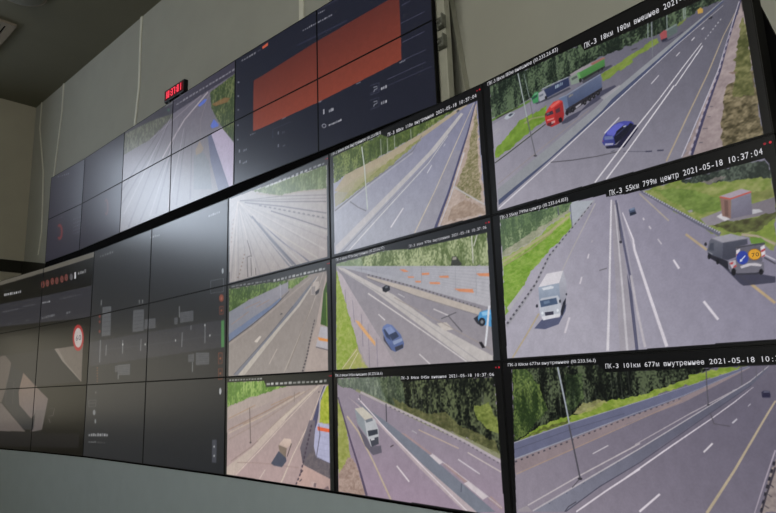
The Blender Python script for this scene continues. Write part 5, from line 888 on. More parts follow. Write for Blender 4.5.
  ('p',(44,42,56),.8,[-15,983,-2,982,1009,1012,1002,785,6,753,-15,759]),('f',(46,60,34),(96,104,68),.1,1,[626,721,1002,780,1015,32,1015,-4,1015,-15,831,-15,815,12,656,423]),
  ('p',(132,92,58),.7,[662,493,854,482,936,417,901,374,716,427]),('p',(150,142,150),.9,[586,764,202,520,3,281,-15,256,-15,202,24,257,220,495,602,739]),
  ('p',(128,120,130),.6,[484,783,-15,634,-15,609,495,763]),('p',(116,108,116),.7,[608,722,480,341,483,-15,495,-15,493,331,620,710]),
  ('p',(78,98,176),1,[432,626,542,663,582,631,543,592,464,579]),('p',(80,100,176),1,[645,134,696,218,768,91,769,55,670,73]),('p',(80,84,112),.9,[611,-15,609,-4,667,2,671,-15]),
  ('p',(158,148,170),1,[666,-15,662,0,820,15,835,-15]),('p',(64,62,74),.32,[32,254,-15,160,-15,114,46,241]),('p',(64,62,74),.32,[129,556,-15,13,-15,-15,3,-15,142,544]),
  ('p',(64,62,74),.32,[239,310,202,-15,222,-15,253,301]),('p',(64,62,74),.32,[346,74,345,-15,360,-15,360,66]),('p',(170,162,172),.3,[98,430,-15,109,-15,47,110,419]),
  ('p',(170,162,172),.3,[204,367,131,-15,150,-15,216,357]),('p',(140,138,146),.6213668495526319,[54,868,97,867,96,894,53,896]),
  ('p',(140,138,146),.5081730001384572,[113,866,156,865,156,893,112,894]),('p',(140,138,146),.6882511142708131,[172,865,219,863,218,901,170,902]),
  ('p',(140,138,146),.7964322953648723,[229,863,261,862,260,897,228,898]),('p',(140,138,146),.6207499413312325,[286,861,328,860,327,895,285,896]),
  ('p',(140,138,146),.6398357712260669,[342,860,381,859,380,896,341,897]),('p',(140,138,146),.7847527629763901,[397,858,427,858,427,885,396,885]),
  ('p',(140,138,146),.5273355223868345,[451,857,491,856,490,892,450,894]),('p',(140,138,146),.6170463797210078,[505,856,535,855,535,888,504,889]),
  ('p',(140,138,146),.7242357441390802,[558,854,593,853,593,881,557,882]),('p',(140,138,146),.6175416846665485,[610,853,650,852,649,885,610,886]),
  ('p',(140,138,146),.6289220841114774,[662,851,697,850,696,879,661,880]),('p',(140,138,146),.7879341316207725,[713,850,745,849,744,879,712,880]),
  ('p',(140,138,146),.6945888587128511,[763,848,801,847,801,873,763,874]),('p',(140,138,146),.7644721021830072,[813,847,851,846,850,874,812,875]),
  ('p',(140,138,146),.6800528444084402,[862,846,901,845,901,869,862,870]),('p',(140,138,146),.6554689086800145,[910,844,941,844,941,873,910,874]),
  ('p',(140,138,146),.764265521744681,[958,843,995,842,995,873,958,874]),
 ],
 'U3R1': [
  ('p',(36,35,48),1,[-15,-15,-15,1015,1015,1015,1015,-15]),('p',(90,86,98),1,[-15,-15,-15,1015,1015,1015,1015,-15]),
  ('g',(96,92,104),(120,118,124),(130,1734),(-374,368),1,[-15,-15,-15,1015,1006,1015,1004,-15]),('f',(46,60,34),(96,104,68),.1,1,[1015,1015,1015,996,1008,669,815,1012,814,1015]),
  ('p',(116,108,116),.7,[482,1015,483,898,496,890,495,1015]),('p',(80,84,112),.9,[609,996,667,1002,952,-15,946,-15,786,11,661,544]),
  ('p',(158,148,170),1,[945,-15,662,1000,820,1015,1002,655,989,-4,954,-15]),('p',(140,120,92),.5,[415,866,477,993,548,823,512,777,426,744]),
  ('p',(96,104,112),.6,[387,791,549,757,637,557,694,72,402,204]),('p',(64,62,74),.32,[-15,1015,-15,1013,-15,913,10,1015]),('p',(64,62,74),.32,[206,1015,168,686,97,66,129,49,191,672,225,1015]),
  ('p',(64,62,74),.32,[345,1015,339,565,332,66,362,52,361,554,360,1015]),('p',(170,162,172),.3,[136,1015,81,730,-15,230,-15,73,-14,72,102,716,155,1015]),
 ],
 'U4R0': [
  ('p',(28,30,43),1,[-15,-15,-15,1015,1015,1015,1015,-15]),('g',(76,36,35),(130,60,46),(1034,824),(1020,-441),1,[247,-15,248,486,334,486,998,543,1015,543,1015,-15]),
  ('p',(150,150,156),.527184992851557,[84,914,105,913,104,945,83,946]),('p',(150,150,156),.725150819277435,[118,912,136,911,136,934,117,935]),
  ('p',(150,150,156),.6202970645400354,[151,911,170,910,170,938,151,939]),('p',(150,150,156),.6469686414588774,[184,909,210,908,209,936,184,937]),
  ('p',(150,150,156),.7255667176546068,[217,908,235,907,235,939,217,939]),('p',(150,150,156),.6765020814043092,[250,906,273,905,273,937,250,938]),
  ('p',(80,80,92),.6775547700032662,[302,912,318,912,318,938,302,938]),('p',(80,80,92),.7966472208557209,[324,912,336,912,336,937,324,938]),
  ('p',(176,84,62),1,[360,954,432,969,434,918,365,911]),
  ('p',(130,130,140),.8,[56,590,56,586,53,583,50,581,46,583,41,586,37,590,33,596,31,602,30,608,31,613,33,616,37,617,41,616,45,613,50,608,53,602,55,596]),
  ('p',(130,130,140),.8,[54,365,54,361,51,357,48,356,44,357,39,360,35,365,31,370,29,376,28,382,29,387,31,390,35,391,39,390,43,387,48,382,51,377,53,371]),
  ('p',(130,130,140),.8,[57,139,56,135,54,132,50,130,46,131,42,134,37,138,34,144,32,150,31,155,32,160,34,163,37,164,41,163,46,161,50,156,53,151,56,145]),
  ('p',(160,160,168),.5887864761375703,[849,814,863,813,863,832,849,833]),('p',(160,160,168),.508543429785169,[873,812,886,811,886,833,873,834]),
  ('p',(160,160,168),.617174956936768,[896,810,909,809,910,828,896,829]),('p',(160,160,168),.6043985900674932,[918,808,933,807,933,833,919,834]),
  ('p',(160,160,168),.7662345943066092,[941,807,954,806,955,833,941,834]),('p',(160,160,168),.6088386390211443,[964,805,980,804,981,824,964,825]),
  ('p',(160,160,168),.48842578237988593,[986,803,1001,802,1001,824,987,825]),('p',(52,53,74),.5,[815,1015,1015,989,1015,1015]),('p',(52,53,74),.5,[789,635,1015,613,1015,638,781,662]),
 ],
 'U4R1': [
  ('p',(28,30,43),1,[-15,-15,-15,1015,1015,1015,1015,-15]),('g',(76,36,35),(130,60,46),(1034,1824),(1020,559),1,[247,1015,1015,1015,1015,680,1005,680,337,695,246,707]),
  ('p',(130,130,140),.8,[55,911,54,906,52,903,48,901,44,902,40,905,36,909,32,914,30,920,29,925,30,930,32,933,35,934,39,934,44,931,48,927,52,922,54,916]),
  ('p',(130,130,140),.8,[55,681,54,676,52,673,49,671,45,672,40,674,36,678,32,683,30,689,29,694,30,699,32,702,36,704,40,703,44,701,48,697,52,692,54,686]),
  ('p',(150,150,158),.6829856686962821,[208,658,220,658,220,678,207,678]),('p',(150,150,158),.5744824110341181,[227,658,242,657,242,681,227,681]),
  ('p',(150,150,158),.6670468859641141,[246,657,257,657,257,674,246,674]),('p',(150,150,158),.576657281134443,[265,657,276,656,276,673,265,674]),
  ('p',(150,150,158),.6926037946857019,[603,674,613,674,613,690,603,690]),('p',(150,150,158),.7137998226610551,[620,674,632,673,632,689,620,690]),
  ('p',(150,150,158),.5180378236912547,[637,673,647,672,647,693,637,693]),('p',(130,130,140),.8,[552,528,568,523,568,478,552,482]),('p',(130,130,140),.8,[552,340,568,336,568,291,552,295]),
  ('p',(130,130,140),.8,[57,522,75,517,76,469,57,474]),('p',(130,130,140),.8,[65,349,83,345,84,297,65,301]),('p',(120,120,130),.48665697315549006,[606,464,615,464,615,500,606,500]),
  ('p',(120,120,130),.4899534468614668,[622,464,633,464,633,492,622,492]),('p',(120,120,130),.6080600138349379,[613,268,623,268,623,294,613,294]),
  ('p',(120,120,130),.5925362141411104,[629,268,642,269,642,294,629,293]),('p',(140,140,150),.48666454935952796,[115,452,129,453,129,489,115,489]),
  ('p',(140,140,150),.7663883814304615,[134,453,146,454,146,486,134,485]),('p',(140,140,150),.6336600742219577,[153,454,166,455,166,486,153,486]),
  ('p',(140,140,150),.6934626838959388,[113,267,127,267,126,290,113,290]),('p',(140,140,150),.6519693995995358,[133,266,148,266,148,292,133,293]),
  ('p',(140,140,150),.6760979165988377,[154,266,169,265,169,297,153,297]),('p',(66,68,90),.6,[499,455,497,589,710,579,707,590,491,600,490,459]),
 ],
 'U5R0': [
  ('p',(28,30,43),1,[-15,-15,-15,1015,1015,1015,1015,-15]),('g',(76,36,35),(130,60,46),(34,823),(19,-441),1,[-15,-15,-15,542,-2,543,596,547,760,545,758,463,757,-15]),
  ('p',(160,160,168),.6537049506429353,[-13,803,1,802,1,827,-13,829]),('p',(160,160,168),.782820554218739,[8,801,25,800,26,821,9,822]),
  ('p',(160,160,168),.6157616982055356,[30,799,42,798,42,824,30,825]),('p',(160,160,168),.7964130676401725,[52,797,63,796,63,816,52,817]),
  ('p',(160,160,168),.7395403363614793,[73,795,89,793,89,818,73,820]),('p',(160,160,168),.6290267017809823,[94,793,106,792,106,813,94,814]),
  ('p',(160,160,168),.5278247746547302,[115,791,132,789,132,815,116,817]),('p',(160,160,168),.5774905878973815,[136,789,153,787,153,810,136,812]),
  ('p',(150,150,158),.6465927124198244,[12,930,23,929,23,949,12,950]),('p',(150,150,158),.7832871484550092,[31,928,43,926,43,945,31,947]),
  ('p',(150,150,158),.7288233711112664,[49,925,62,924,62,942,49,944]),('p',(150,150,158),.513308044870072,[68,923,79,921,79,941,68,942]),('p',(72,72,92),.9,[776,373,846,372,844,380,773,382]),
  ('p',(72,72,92),.9,[763,151,951,141,949,149,761,159]),('p',(52,53,74),.5,[-15,1015,-15,993,311,945,304,971,15,1015]),('p',(52,53,74),.5,[-15,616,304,579,298,604,-15,642]),
 ],
 'U5R1': [
  ('p',(28,30,43),1,[-15,-15,-15,1015,1015,1015,1015,-15]),('g',(76,36,35),(130,60,46),(34,1823),(19,559),1,[-15,1015,757,1015,756,713,576,701,5,680,-15,680]),
  ('p',(72,72,92),.9,[769,919,943,917,942,925,767,928]),('p',(72,72,92),.9,[756,694,944,689,943,697,755,702]),('p',(72,72,92),.9,[633,546,939,543,938,551,631,554]),
  ('p',(64,64,84),.6,[486,468,980,456,978,466,484,479]),('p',(150,150,158),.5850314648786644,[1,668,11,668,11,687,1,688]),('p',(150,150,158),.7969646217338376,[15,667,25,667,25,685,15,685]),
  ('p',(150,150,158),.5199069048806355,[29,667,37,667,37,683,29,683]),('p',(150,150,158),.7517509377365514,[366,675,377,673,377,687,367,688]),
  ('p',(150,150,158),.7839912412658778,[380,673,389,672,389,686,381,687]),('p',(150,150,158),.5905974635653568,[394,671,404,670,404,688,395,689]),
  ('p',(170,170,178),.7944887399658931,[740,679,747,678,747,693,740,693]),('p',(170,170,178),.7625187944776732,[752,678,759,677,759,695,752,695]),
  ('p',(170,170,178),.7137524662345792,[763,677,772,676,772,690,764,690]),('p',(170,170,178),.5504178687921568,[775,676,784,675,785,691,775,691]),
  ('p',(170,170,178),.8,[46,546,58,549,61,479,45,476]),('p',(190,190,196),.5809823084954772,[102,467,115,467,115,505,102,505]),
  ('p',(190,190,196),.7092796566717842,[119,467,132,468,133,511,120,511]),('p',(190,190,196),.8769542792716483,[136,468,147,468,147,506,137,505]),
  ('p',(150,150,158),.8,[75,304,74,294,70,288,64,285,56,286,48,291,41,299,35,309,31,320,29,331,31,340,35,347,41,350,49,349,57,344,64,336,70,326,74,314]),
  ('p',(38,39,54),1,[68,308,67,302,64,298,60,296,55,297,50,300,45,305,41,312,38,319,37,326,38,332,41,336,45,338,50,337,55,334,60,329,64,322,67,315]),
  ('p',(190,190,196),.8950775193381071,[99,284,109,284,109,306,99,306]),('p',(190,190,196),.6108807316786421,[113,284,125,284,125,306,114,306]),
  ('p',(190,190,196),.7106380284255214,[127,284,138,284,138,308,128,308]),('p',(190,190,196),.753982216215706,[142,283,152,283,152,307,142,307]),
  ('p',(190,190,196),.7363810437112827,[155,283,164,283,164,306,156,306]),('p',(190,190,196),.5915482549243649,[169,283,179,283,179,313,170,313]),
  ('p',(190,190,196),.6634394391869118,[183,283,194,283,195,306,184,306]),('p',(190,190,196),.8930804860025255,[197,283,205,283,205,306,197,306]),
  ('p',(190,190,196),.8915119555421473,[211,283,220,283,220,311,211,312]),('p',(74,76,96),.8,[488,568,563,556,560,445,484,458,485,450,564,438,566,561,487,576]),
  ('p',(140,142,152),.8,[517,524,546,520,544,499,521,500,514,474,521,466,526,488,550,488,549,529,515,537]),('p',(205,205,210),.6953255377770248,[579,453,592,451,593,483,580,485]),
  ('p',(205,205,210),.6605831857004657,[597,451,608,449,609,482,598,484]),('p',(205,205,210),.7281897592376442,[615,449,626,448,627,487,616,488]),
  ('p',(74,76,96),.8,[484,381,559,372,555,262,480,272,481,264,559,255,561,376,482,390]),
  ('p',(140,142,152),.8,[513,339,542,335,540,314,516,315,509,289,517,281,521,303,546,304,545,345,511,351]),('p',(205,205,210),.5912148606050408,[575,270,586,269,587,302,575,303]),
  ('p',(205,205,210),.5669753063014272,[593,268,603,268,604,303,594,304]),('p',(205,205,210),.8179853180809915,[611,267,623,266,624,299,612,300]),
 ],
}
TEXT = {'L6R0': [('ПК-3 18км 180м внешнее (10.233.26.83)', 27, 366, 959, 32, (200, 200, 205), False), ('ПК-3 18км 180м внешнее 2021-05-18 10:37:04', 470, 990, 885, 42, (205, 205, 210), True)], 'L6R1': [('70', 899, 919, 422, 24, (56, 42, 24), False), ('ПК-3 55км 799м центр (10.233.64.103)', 41, 348, 959, 27, (200, 200, 205), False), ('ПК-3 55км 799м центр 2021-05-18 10:37:04', 504, 967, 914, 39, (205, 205, 210), True)], 'L6R2': [('ПК-3 101км 677м внутреннее (10.233.56.1)', 27, 394, 965, 23, (200, 200, 205), False), ('ПК-3 101км 677м внутреннее 2021-05-18 10:37:06', 425, 978, 924, 31, (205, 205, 210), True)], 'L5R0': [('ПК-3 88км 110м внутреннее (10.233.88.1)', 22, 397, 969, 36, (200, 200, 205), False), ('ПК-3 88км 110м внутреннее 2021-05-18 10:37:04', 441, 970, 914, 35, (205, 205, 210), True)], 'L5R1': [('ПК-3 66км 970м внутреннее (10.233.66.97)', 40, 393, 964, 30, (190, 190, 195), False), ('ПК-3 66км 970м внутреннее 2021-05-18 10:37:06', 549, 975, 922, 26, (190, 190, 195), True)], 'L5R2': [('ПК-3 84км 045м внешнее (10.233.56.6)', 18, 353, 951, 27, (200, 200, 205), False), ('ПК-3 84км 045м внешнее 2021-05-18 10:37:06', 468, 964, 907, 26, (205, 205, 210), True)], 'L1R1': [('60', 748, 855, 673, 96, (64, 62, 74), False)]}

def noise_grid(rng, nu, nv, cu, cv):
    cu, cv = max(int(cu), 1), max(int(cv), 1)
    g = rng.random((cv + 2, cu + 2))
    u = np.linspace(0, cu, nu); v = np.linspace(0, cv, nv)
    iu = np.minimum(u.astype(int), cu); iv = np.minimum(v.astype(int), cv)
    fu = u - iu; fv = v - iv
    fu = fu * fu * (3 - 2 * fu); fv = (fv * fv * (3 - 2 * fv))[:, None]
    a = g[iv][:, iu] * (1 - fu) + g[iv][:, iu + 1] * fu
    b = g[iv + 1][:, iu] * (1 - fu) + g[iv + 1][:, iu + 1] * fu
    return a * (1 - fv) + b * fv

def coverage(pts, nu, nv, warp=None):
    x = pts[0::2] / 1000 * (nu - 1); y = pts[1::2] / 1000 * (nv - 1)
    x0, x1 = int(max(math.floor(x.min() - 1), 0)), int(min(math.ceil(x.max() + 1), nu - 1))
    y0, y1 = int(max(math.floor(y.min() - 1), 0)), int(min(math.ceil(y.max() + 1), nv - 1))
    if x1 < x0 or y1 < y0: return None
    n = 4 if (x1 - x0) * (y1 - y0) < 4000 else 2
    gx = np.arange(x0, x1 + 1)[None, :].astype(float); gy = np.arange(y0, y1 + 1)[:, None].astype(float)
    cov = np.zeros((y1 - y0 + 1, x1 - x0 + 1))
    xs, ys = np.roll(x, -1), np.roll(y, -1)
    if warp is not None:                              # ragged natural edges
        gx = gx + warp[0][y0:y1 + 1, x0:x1 + 1]; gy = gy + warp[1][y0:y1 + 1, x0:x1 + 1]
    for j in range(n):
        py = gy + (j + .5) / n - .5
        for i in range(n):
            px = gx + (i + .5) / n - .5
            ins = np.zeros(cov.shape, bool)
            for ax, ay, bx, by in zip(x, y, xs, ys):
                if ay == by: continue
                c = (ay > py) != (by > py)
                ins ^= c & (px < (bx - ax) * (py - ay) / (by - ay) + ax)
            cov += ins
    return cov / (n * n), slice(y0, y1 + 1), slice(x0, x1 + 1)

def paint(ops, nu, nv, seed):
    rng = np.random.default_rng(seed)
    img = np.zeros((nv, nu, 3))
    wa = nu * .009
    warp = [(noise_grid(rng, nu, nv, 55, 34) + .6 * noise_grid(rng, nu, nv, 130, 80) - .8) * wa for _ in range(2)]
    for op in ops:
        kind, pts = op[0], np.array(op[-1], float)
        r = coverage(pts, nu, nv, warp if kind in 'nf' else None)
        if r is None: continue
        cov, sy, sx = r
        alpha = (cov * op[-2])[:, :, None]
        if kind == 'k':                               # the dark border round a camera picture
            inside = np.zeros((nv, nu, 1)); inside[sy, sx] = alpha
            img = img * inside + np.array(op[1], float) * (1 - inside)
            continue
        if kind == 'p':
            c = np.array(op[1], float)
        elif kind == 'n':
            su, sv = op[3], op[4]
            t = noise_grid(rng, nu, nv, su, sv) * .6 + noise_grid(rng, nu, nv, su * 2.3, sv * 2.3) * .5 - .05
            t = np.clip((t - .5) * 1.5 + .5, 0, 1)[sy, sx][:, :, None]
            c = np.array(op[1]) * (1 - t) + np.array(op[2]) * t
        elif kind == 'f':
            t = noise_grid(rng, nu, nv, 70, 11) * .34 + noise_grid(rng, nu, nv, nu / 2, nv / 2.4) * .42 + noise_grid(rng, nu, nv, 24, 8) * .30
            t = np.clip((t - .54) * 2.9 + .5, 0, 1) ** 1.35
            tr = np.clip((noise_grid(rng, nu, nv, min(150, nu * .4), 4) - .76) * 6, 0, 1) * op[3] * (.5 + .5 * noise_grid(rng, nu, nv, 40, 30))
            t, tr = t[sy, sx][:, :, None], tr[sy, sx][:, :, None]
            c = np.array(op[1]) * (1 - t) + np.array(op[2]) * t
            c = c * (1 - tr) + (np.array(op[2]) * .5 + 70) * tr
        else:
            (ua, va), (ub, vb) = op[3], op[4]
            gu = np.linspace(0, 1000, nu)[None, :]; gv = np.linspace(0, 1000, nv)[:, None]
            du, dv = ub - ua, vb - va
            t = np.clip(((gu - ua) * du + (gv - va) * dv) / (du * du + dv * dv), 0, 1)[sy, sx][:, :, None]
            c = np.array(op[1]) * (1 - t) + np.array(op[2]) * t
        img[sy, sx] = img[sy, sx] * (1 - alpha) + c * alpha
    grain = 1 + .05 * (noise_grid(rng, nu, nv, nu / 2, nv / 2) - .5) + .05 * (noise_grid(rng, nu, nv, 50, 20) - .5)
    s = np.clip(img * grain[:, :, None] / 255, 0, 1)
    return np.where(s <= .04045, s / 12.92, ((s + .055) / 1.055) ** 2.4)

def picture_mesh(name, w, h, nu, nv, img, material):
    me = bpy.data.meshes.new(name)
    e = .004
    u = np.linspace(0, 1, nu); v = np.linspace(0, 1, nv)
    co = np.zeros((nv, nu, 3), np.float32)
    co[:, :, 0] = (-w / 2 + e + u * (w - 2 * e))[None, :]
    co[:, :, 2] = (e + v * (h - 2 * e))[:, None]
    i = (np.arange(nv - 1)[:, None] * nu + np.arange(nu - 1)[None, :])
    q = np.stack([i, i + 1, i + nu + 1, i + nu], -1).reshape(-1)
    nq = (nu - 1) * (nv - 1)
    me.vertices.add(nu * nv); me.vertices.foreach_set('co', co.reshape(-1))
    me.loops.add(nq * 4); me.loops.foreach_set('vertex_index', q.astype(np.int32))
    me.polygons.add(nq); me.polygons.foreach_set('loop_start', np.arange(0, nq * 4, 4, dtype=np.int32))
    at = me.attributes.new('picture', 'FLOAT_COLOR', 'POINT')
    at.data.foreach_set('color', np.concatenate([img, np.ones((nv, nu, 1))], -1).astype(np.float32).reshape(-1))
    me.update()
    me.validate()
    me.materials.append(material)
    return me

_glyph = {}
def glyph(ch):
    if ch not in _glyph:
        cu = bpy.data.curves.new('glyph', 'FONT'); cu.body = ch; cu.resolution_u = 2
        ob = bpy.data.objects.new('glyph', cu); COL.objects.link(ob)
        dg = bpy.context.evaluated_depsgraph_get(); dg.update()
        me = ob.evaluated_get(dg).to_mesh()
        vs = [(v.co.x, v.co.y) for v in me.vertices]; fs = [tuple(p.vertices) for p in me.polygons]
        ob.evaluated_get(dg).to_mesh_clear()
        bpy.data.objects.remove(ob); bpy.data.curves.remove(cu)
        _glyph[ch] = (vs, fs)
    return _glyph[ch]
def lettering(name, text, x0, x1, z0, capz, y, rgb, mono, parent):
    """flat letters on the screen from x0 to x1 with the given cap height; y is the distance in front of the panel's origin plane"""
    V, Fc = [], []
    n = len(text); cell = (x1 - x0) / n; sz = capz * .84 / .70
    adv = [.30 if ch == ' ' else max(v[0] for v in glyph(ch)[0]) - min(v[0] for v in glyph(ch)[0]) + .10 for ch in text]
    k0 = (x1 - x0) / sum(adv); pen = x0
    for k, ch in enumerate(text):
        if ch != ' ':
            vs, fs = glyph(ch)
            xa, xb = min(v[0] for v in vs), max(v[0] for v in vs)
            wd = xb - xa; b = len(V)
            if mono:
                sx = cell * .80 / wd if wd > .35 else (min(sz, cell * .86 / wd) if wd > .12 else sz)
                cx = x0 + (k + .5) * cell
            else:
                sx = k0; cx = pen + adv[k] * k0 / 2
            V += [(cx + (vx - (xa + xb) / 2) * sx, y, z0 + vy * sz) for vx, vy in vs]
            Fc += [tuple(b + i for i in f) for f in fs]
        pen += adv[k] * k0
    o = obj(name, V, Fc, letter_material(rgb), parent)
    o['kind'] = 'stuff'
    return o

LABELS = {'L6R0': 'display showing a red lorry, green lorry and blue car on a highway',
    'L6R1': 'display showing a white box lorry and a van towing a sign trailer',
    'L6R2': 'display showing an empty highway below a dark forest and grass bank',
    'L5R0': 'display showing an empty road between woods and a bare slope, top row',
    'L5R1': 'display showing a blue car driving beside a grey noise barrier',
    'L5R2': 'display showing a white articulated lorry driving past tall dark pines',
    'L4R0': 'washed-out display showing a wide road, top one right of the dark dashboard displays',
    'L4R1': 'display showing a pale road with a far-off box truck beside a bluish noise barrier',
    'L4R2': 'display showing a beige van on a pale pinkish road, bottom row',
    'L3R0': 'dark dashboard display with a bright white reflection, top row of the lower wall',
    'L3R1': 'dark dashboard display with grey tables and a green bar at its right edge',
    'L3R2': 'almost blank dark display with a small grey scroll bar near its right edge',
    'L2R0': 'dark dashboard display right of the row of red icons, top row',
    'L2R1': 'dark dashboard display with grey table columns, right of the round speed sign',
    'L2R2': 'dark display with two short lines of text near its lower left corner',
    'L1R0': 'dark display with a row of small red icons and white text',
    'L1R1': 'display showing a round red-rimmed 60 speed sign above a tan slope',
    'L1R2': 'dark display with the right half of a tan angular shape, bottom row',
    'L0R0': 'dark display with a white title, leftmost in the top row of the lower video wall',
    'L0R1': 'dark display at the left edge of the photo, middle row of the lower video wall',
    'L0R2': 'dark display at the left edge of the photo, bottom row of the lower video wall',
    'U0R0': 'dark blue display at the far left of the upper video wall, top row',
    'U0R1': 'dark blue display with a red ring chart and a short list, upper video wall',
    'U1R0': 'hazy grey-blue display second from the left, top row of the upper video wall',
    'U1R1': 'hazy display with a faint reddish ring arc, bottom row of the upper video wall',
    'U2R0': 'upper video wall display left of and below the red clock, showing roadside trees',
    'U2R1': 'white glaring display, third from the left in the bottom row of the upper wall',
    'U3R0': 'upper video wall display right below the red clock, showing a road and an orange patch',
    'U3R1': 'display showing a pale lilac wedge, left of the orange chart, bottom row',
    'U4R0': 'navy display with the upper left quarter of the orange block chart',
    'U4R1': 'navy display with the lower left quarter of the orange block chart',
    'U5R0': 'navy display with the upper right quarter of the orange block chart',
    'U5R1': 'navy display with the lower right quarter of the orange block chart and white captions'}
RES = {'L6': (470, 264), 'L5': (330, 186), 'L4': (236, 133), 'L3': (190, 108), 'L2': (190, 108), 'L1': (170, 96), 'L0': (140, 80), 'U5': (230, 130), 'U4': (220, 124), 'U3': (180, 102), 'U2': (150, 84), 'U1': (120, 68), 'U0': (110, 62)}

def display_panel(key, p0, p1, z, h, depth, label, group):
    p0, p1 = Vector(p0), Vector(p1)
    w = (p1 - p0).length - .003
    ang = math.atan2(p1.y - p0.y, p1.x - p0.x)
    mid = (p0 + p1) / 2
    o = empty('display_panel', (mid.x, mid.y, z + .001), ang)
    tag(o, label, 'display', group)
    h = h - .002
    bevel(obj('housing', *boxes([(-w / 2, w / 2, .001, depth, 0, h)]), M['housing'], o), .002, 1)
    obj('bezel', *ring(w, h, .0045, -.0022, .0012), M['black'], o)
    nu, nv = RES[key[:2]]
    img = paint(PIC[key], nu, nv, abs(hash_key(key)))
    sc = share('screen', picture_mesh('screen', w, h, nu, nv, img, M['screen']), o)
    for text, u0, u1, v0, cap, rgb, mono in TEXT.get(key, ()):
        lettering('caption', text, (u0 / 1000 - .5) * w, (u1 / 1000 - .5) * w, v0 / 1000 * h, cap / 1000 * h, -.0007, rgb, mono, sc)
    if key[:2] in ('L4', 'L5', 'L6'):                 # two red recording marks in the corner of each camera picture
        for k, u in enumerate((.974, .988)):
            V, Fc = cyl(((u - .5) * w, -.0006, h * .962), .0042, (0, -1, 0), .0003, 12)
            obj('record_mark', V, Fc, letter_material((190, 30, 48) if k else (140, 22, 36)), sc)
    return o
def hash_key(k):
    return sum(ord(c) * (7 ** i) for i, c in enumerate(k))

for c in range(7):
    for r in range(3):
        k = 'L%dR%d' % (c, r)
        display_panel(k, LOWER[c], LOWER[c + 1], LZ + LH * (2 - r), LH, .085, LABELS[k], 'lower video wall displays')
for c in range(6):
    for r in range(2):
        k = 'U%dR%d' % (c, r)
        display_panel(k, UPPER[c], UPPER[c + 1], UZ + UH * (1 - r), UH, .038, LABELS[k], 'upper video wall displays')

# ------------------------------------------------------------------ base under the lower wall, cover strip under the upper wall
def away(pl, i):                                      # direction behind a bent wall at joint i
    a = Vector(pl[max(i - 1, 0)]); b = Vector(pl[min(i + 1, len(pl) - 1)])
    t = (b - a).normalized()
    return Vector((-t.y, t.x))
def bent_box(name, pl, d0, d1, z0, z1, m, parent=None):
    V, Fc = [], []
    n = len(pl)
    for i, p in enumerate(pl):
        q = away(pl, i)
        for d in (d0, d1):
            for z in (z0, z1):
                V.append((p[0] + q.x * d, p[1] + q.y * d, z))
    for i in range(n - 1):
        a = 4 * i; b = 4 * (i + 1)
        Fc += [(a, b, b + 1, a + 1), (a + 2, a + 3, b + 3, b + 2), (a + 1, b + 1, b + 3, a + 3), (a, a + 2, b + 2, b)]
    Fc += [(0, 1, 3, 2), (4 * n - 4, 4 * n - 2, 4 * n - 1, 4 * n - 3)]
    return obj(name, V, Fc, M[m], parent)
base = empty('video_wall_base', (LOWER[3][0], LOWER[3][1], 0))
tag(base, 'curved pale grey-green base carrying the lower video wall', 'base')
inv = base.location
def local(o):
    o.location = -Vector(inv); return o
local(bent_box('front_panel', LOWER, .012, .03, .08, LZ - .012, 'base', base))
local(bent_box('carcass', LOWER, .03, .22, .08, LZ - .012, 'matte_black', base))
local(bent_box('top_rail', LOWER, .008, .22, LZ - .012, LZ, 'matte_black', base))
local(bent_box('plinth', LOWER, .05, .22, 0, .08, 'matte_black', base))
cov = tag(bent_box('cover_strip', UPPER, .004, .034, CZ + 1.05, UZ, 'matte_black'), 'matte black cover strip filling the gap under the upper video wall', 'cover')
legs = tag(empty('rear_stand', R(3.2, .2, 0), RANG), 'black steel stand behind the lower video wall carrying the upper one', 'stand')
for s in (-3.0, -1.0, 1.0, 2.9):
    obj('upright', *boxes([(s - .03, s + .03, -.02, .04, 0, UZ + .05)]), M['matte_black'], legs)

# ------------------------------------------------------------------ post, brackets and brace at the end of the upper wall
post = tag(empty('support_post', R(6.394, .085, 0), RANG), 'pale grey steel post with bolted brackets beside the upper video wall', 'post')
bevel(obj('post', *boxes([(-.035, .035, -.03, .03, 0, CEIL)]), M['steel'], post), .004)
obj('flange', *boxes([(-.062, -.035, .012, .03, 0, CEIL)]), M['steel'], post)
for z in (2.16, 2.023):
    b = bevel(obj('bracket', *boxes([(-.075, .046, -.042, -.031, CZ + z, CZ + z + .085), (.004, .046, -.075, -.042, CZ + z, CZ + z + .010), (.036, .046, -.075, -.042, CZ + z + .010, CZ + z + .085)]), M['plate'], post), .002, 1)
    obj('bolt', *cyl((-.005, -.043, CZ + z + .05), .011, (0, -1, 0), .014, 6), M['bolt'], b)
    obj('bolt', *cyl((.022, -.043, CZ + z + .03), .008, (0, -1, 0), .010, 6), M['bolt'], b)
(bs0, bz0), (bs1, bz1) = ((6.274, 2.913), (6.446, 1.478))
br = tag(empty('diagonal_brace', R(bs1, .27, CZ + bz1), RANG), 'slanting pale steel brace bar on the wall right of the post', 'brace')
ln = Vector((bs0 - bs1, 0, bz0 - bz1)); ax = ln.normalized(); sd = Vector((ax.z, 0, -ax.x))
def bar(name, a0, a1, y0, y1, m, par):
    pts = [sd * a0 + Vector((0, y0, 0)), sd * a1 + Vector((0, y0, 0)), sd * a1 + Vector((0, y1, 0)), sd * a0 + Vector((0, y1, 0))]
    return obj(name, *prism(pts, ln), M[m], par)
bar('bar', -.018, .018, .0, .028, 'steel', br)
bar('edge_flange', .010, .018, -.03, .0, 'steel', br)
gp = [[1.331, 2.074, 1.491], [1.339, 2.065, 1.45], [1.362, 2.037, 1.299], [1.387, 2.007, 1.134], [1.404, 1.986, 1.019], [1.37, 2.027, 0.443], [1.294, 2.119, 0.469]]
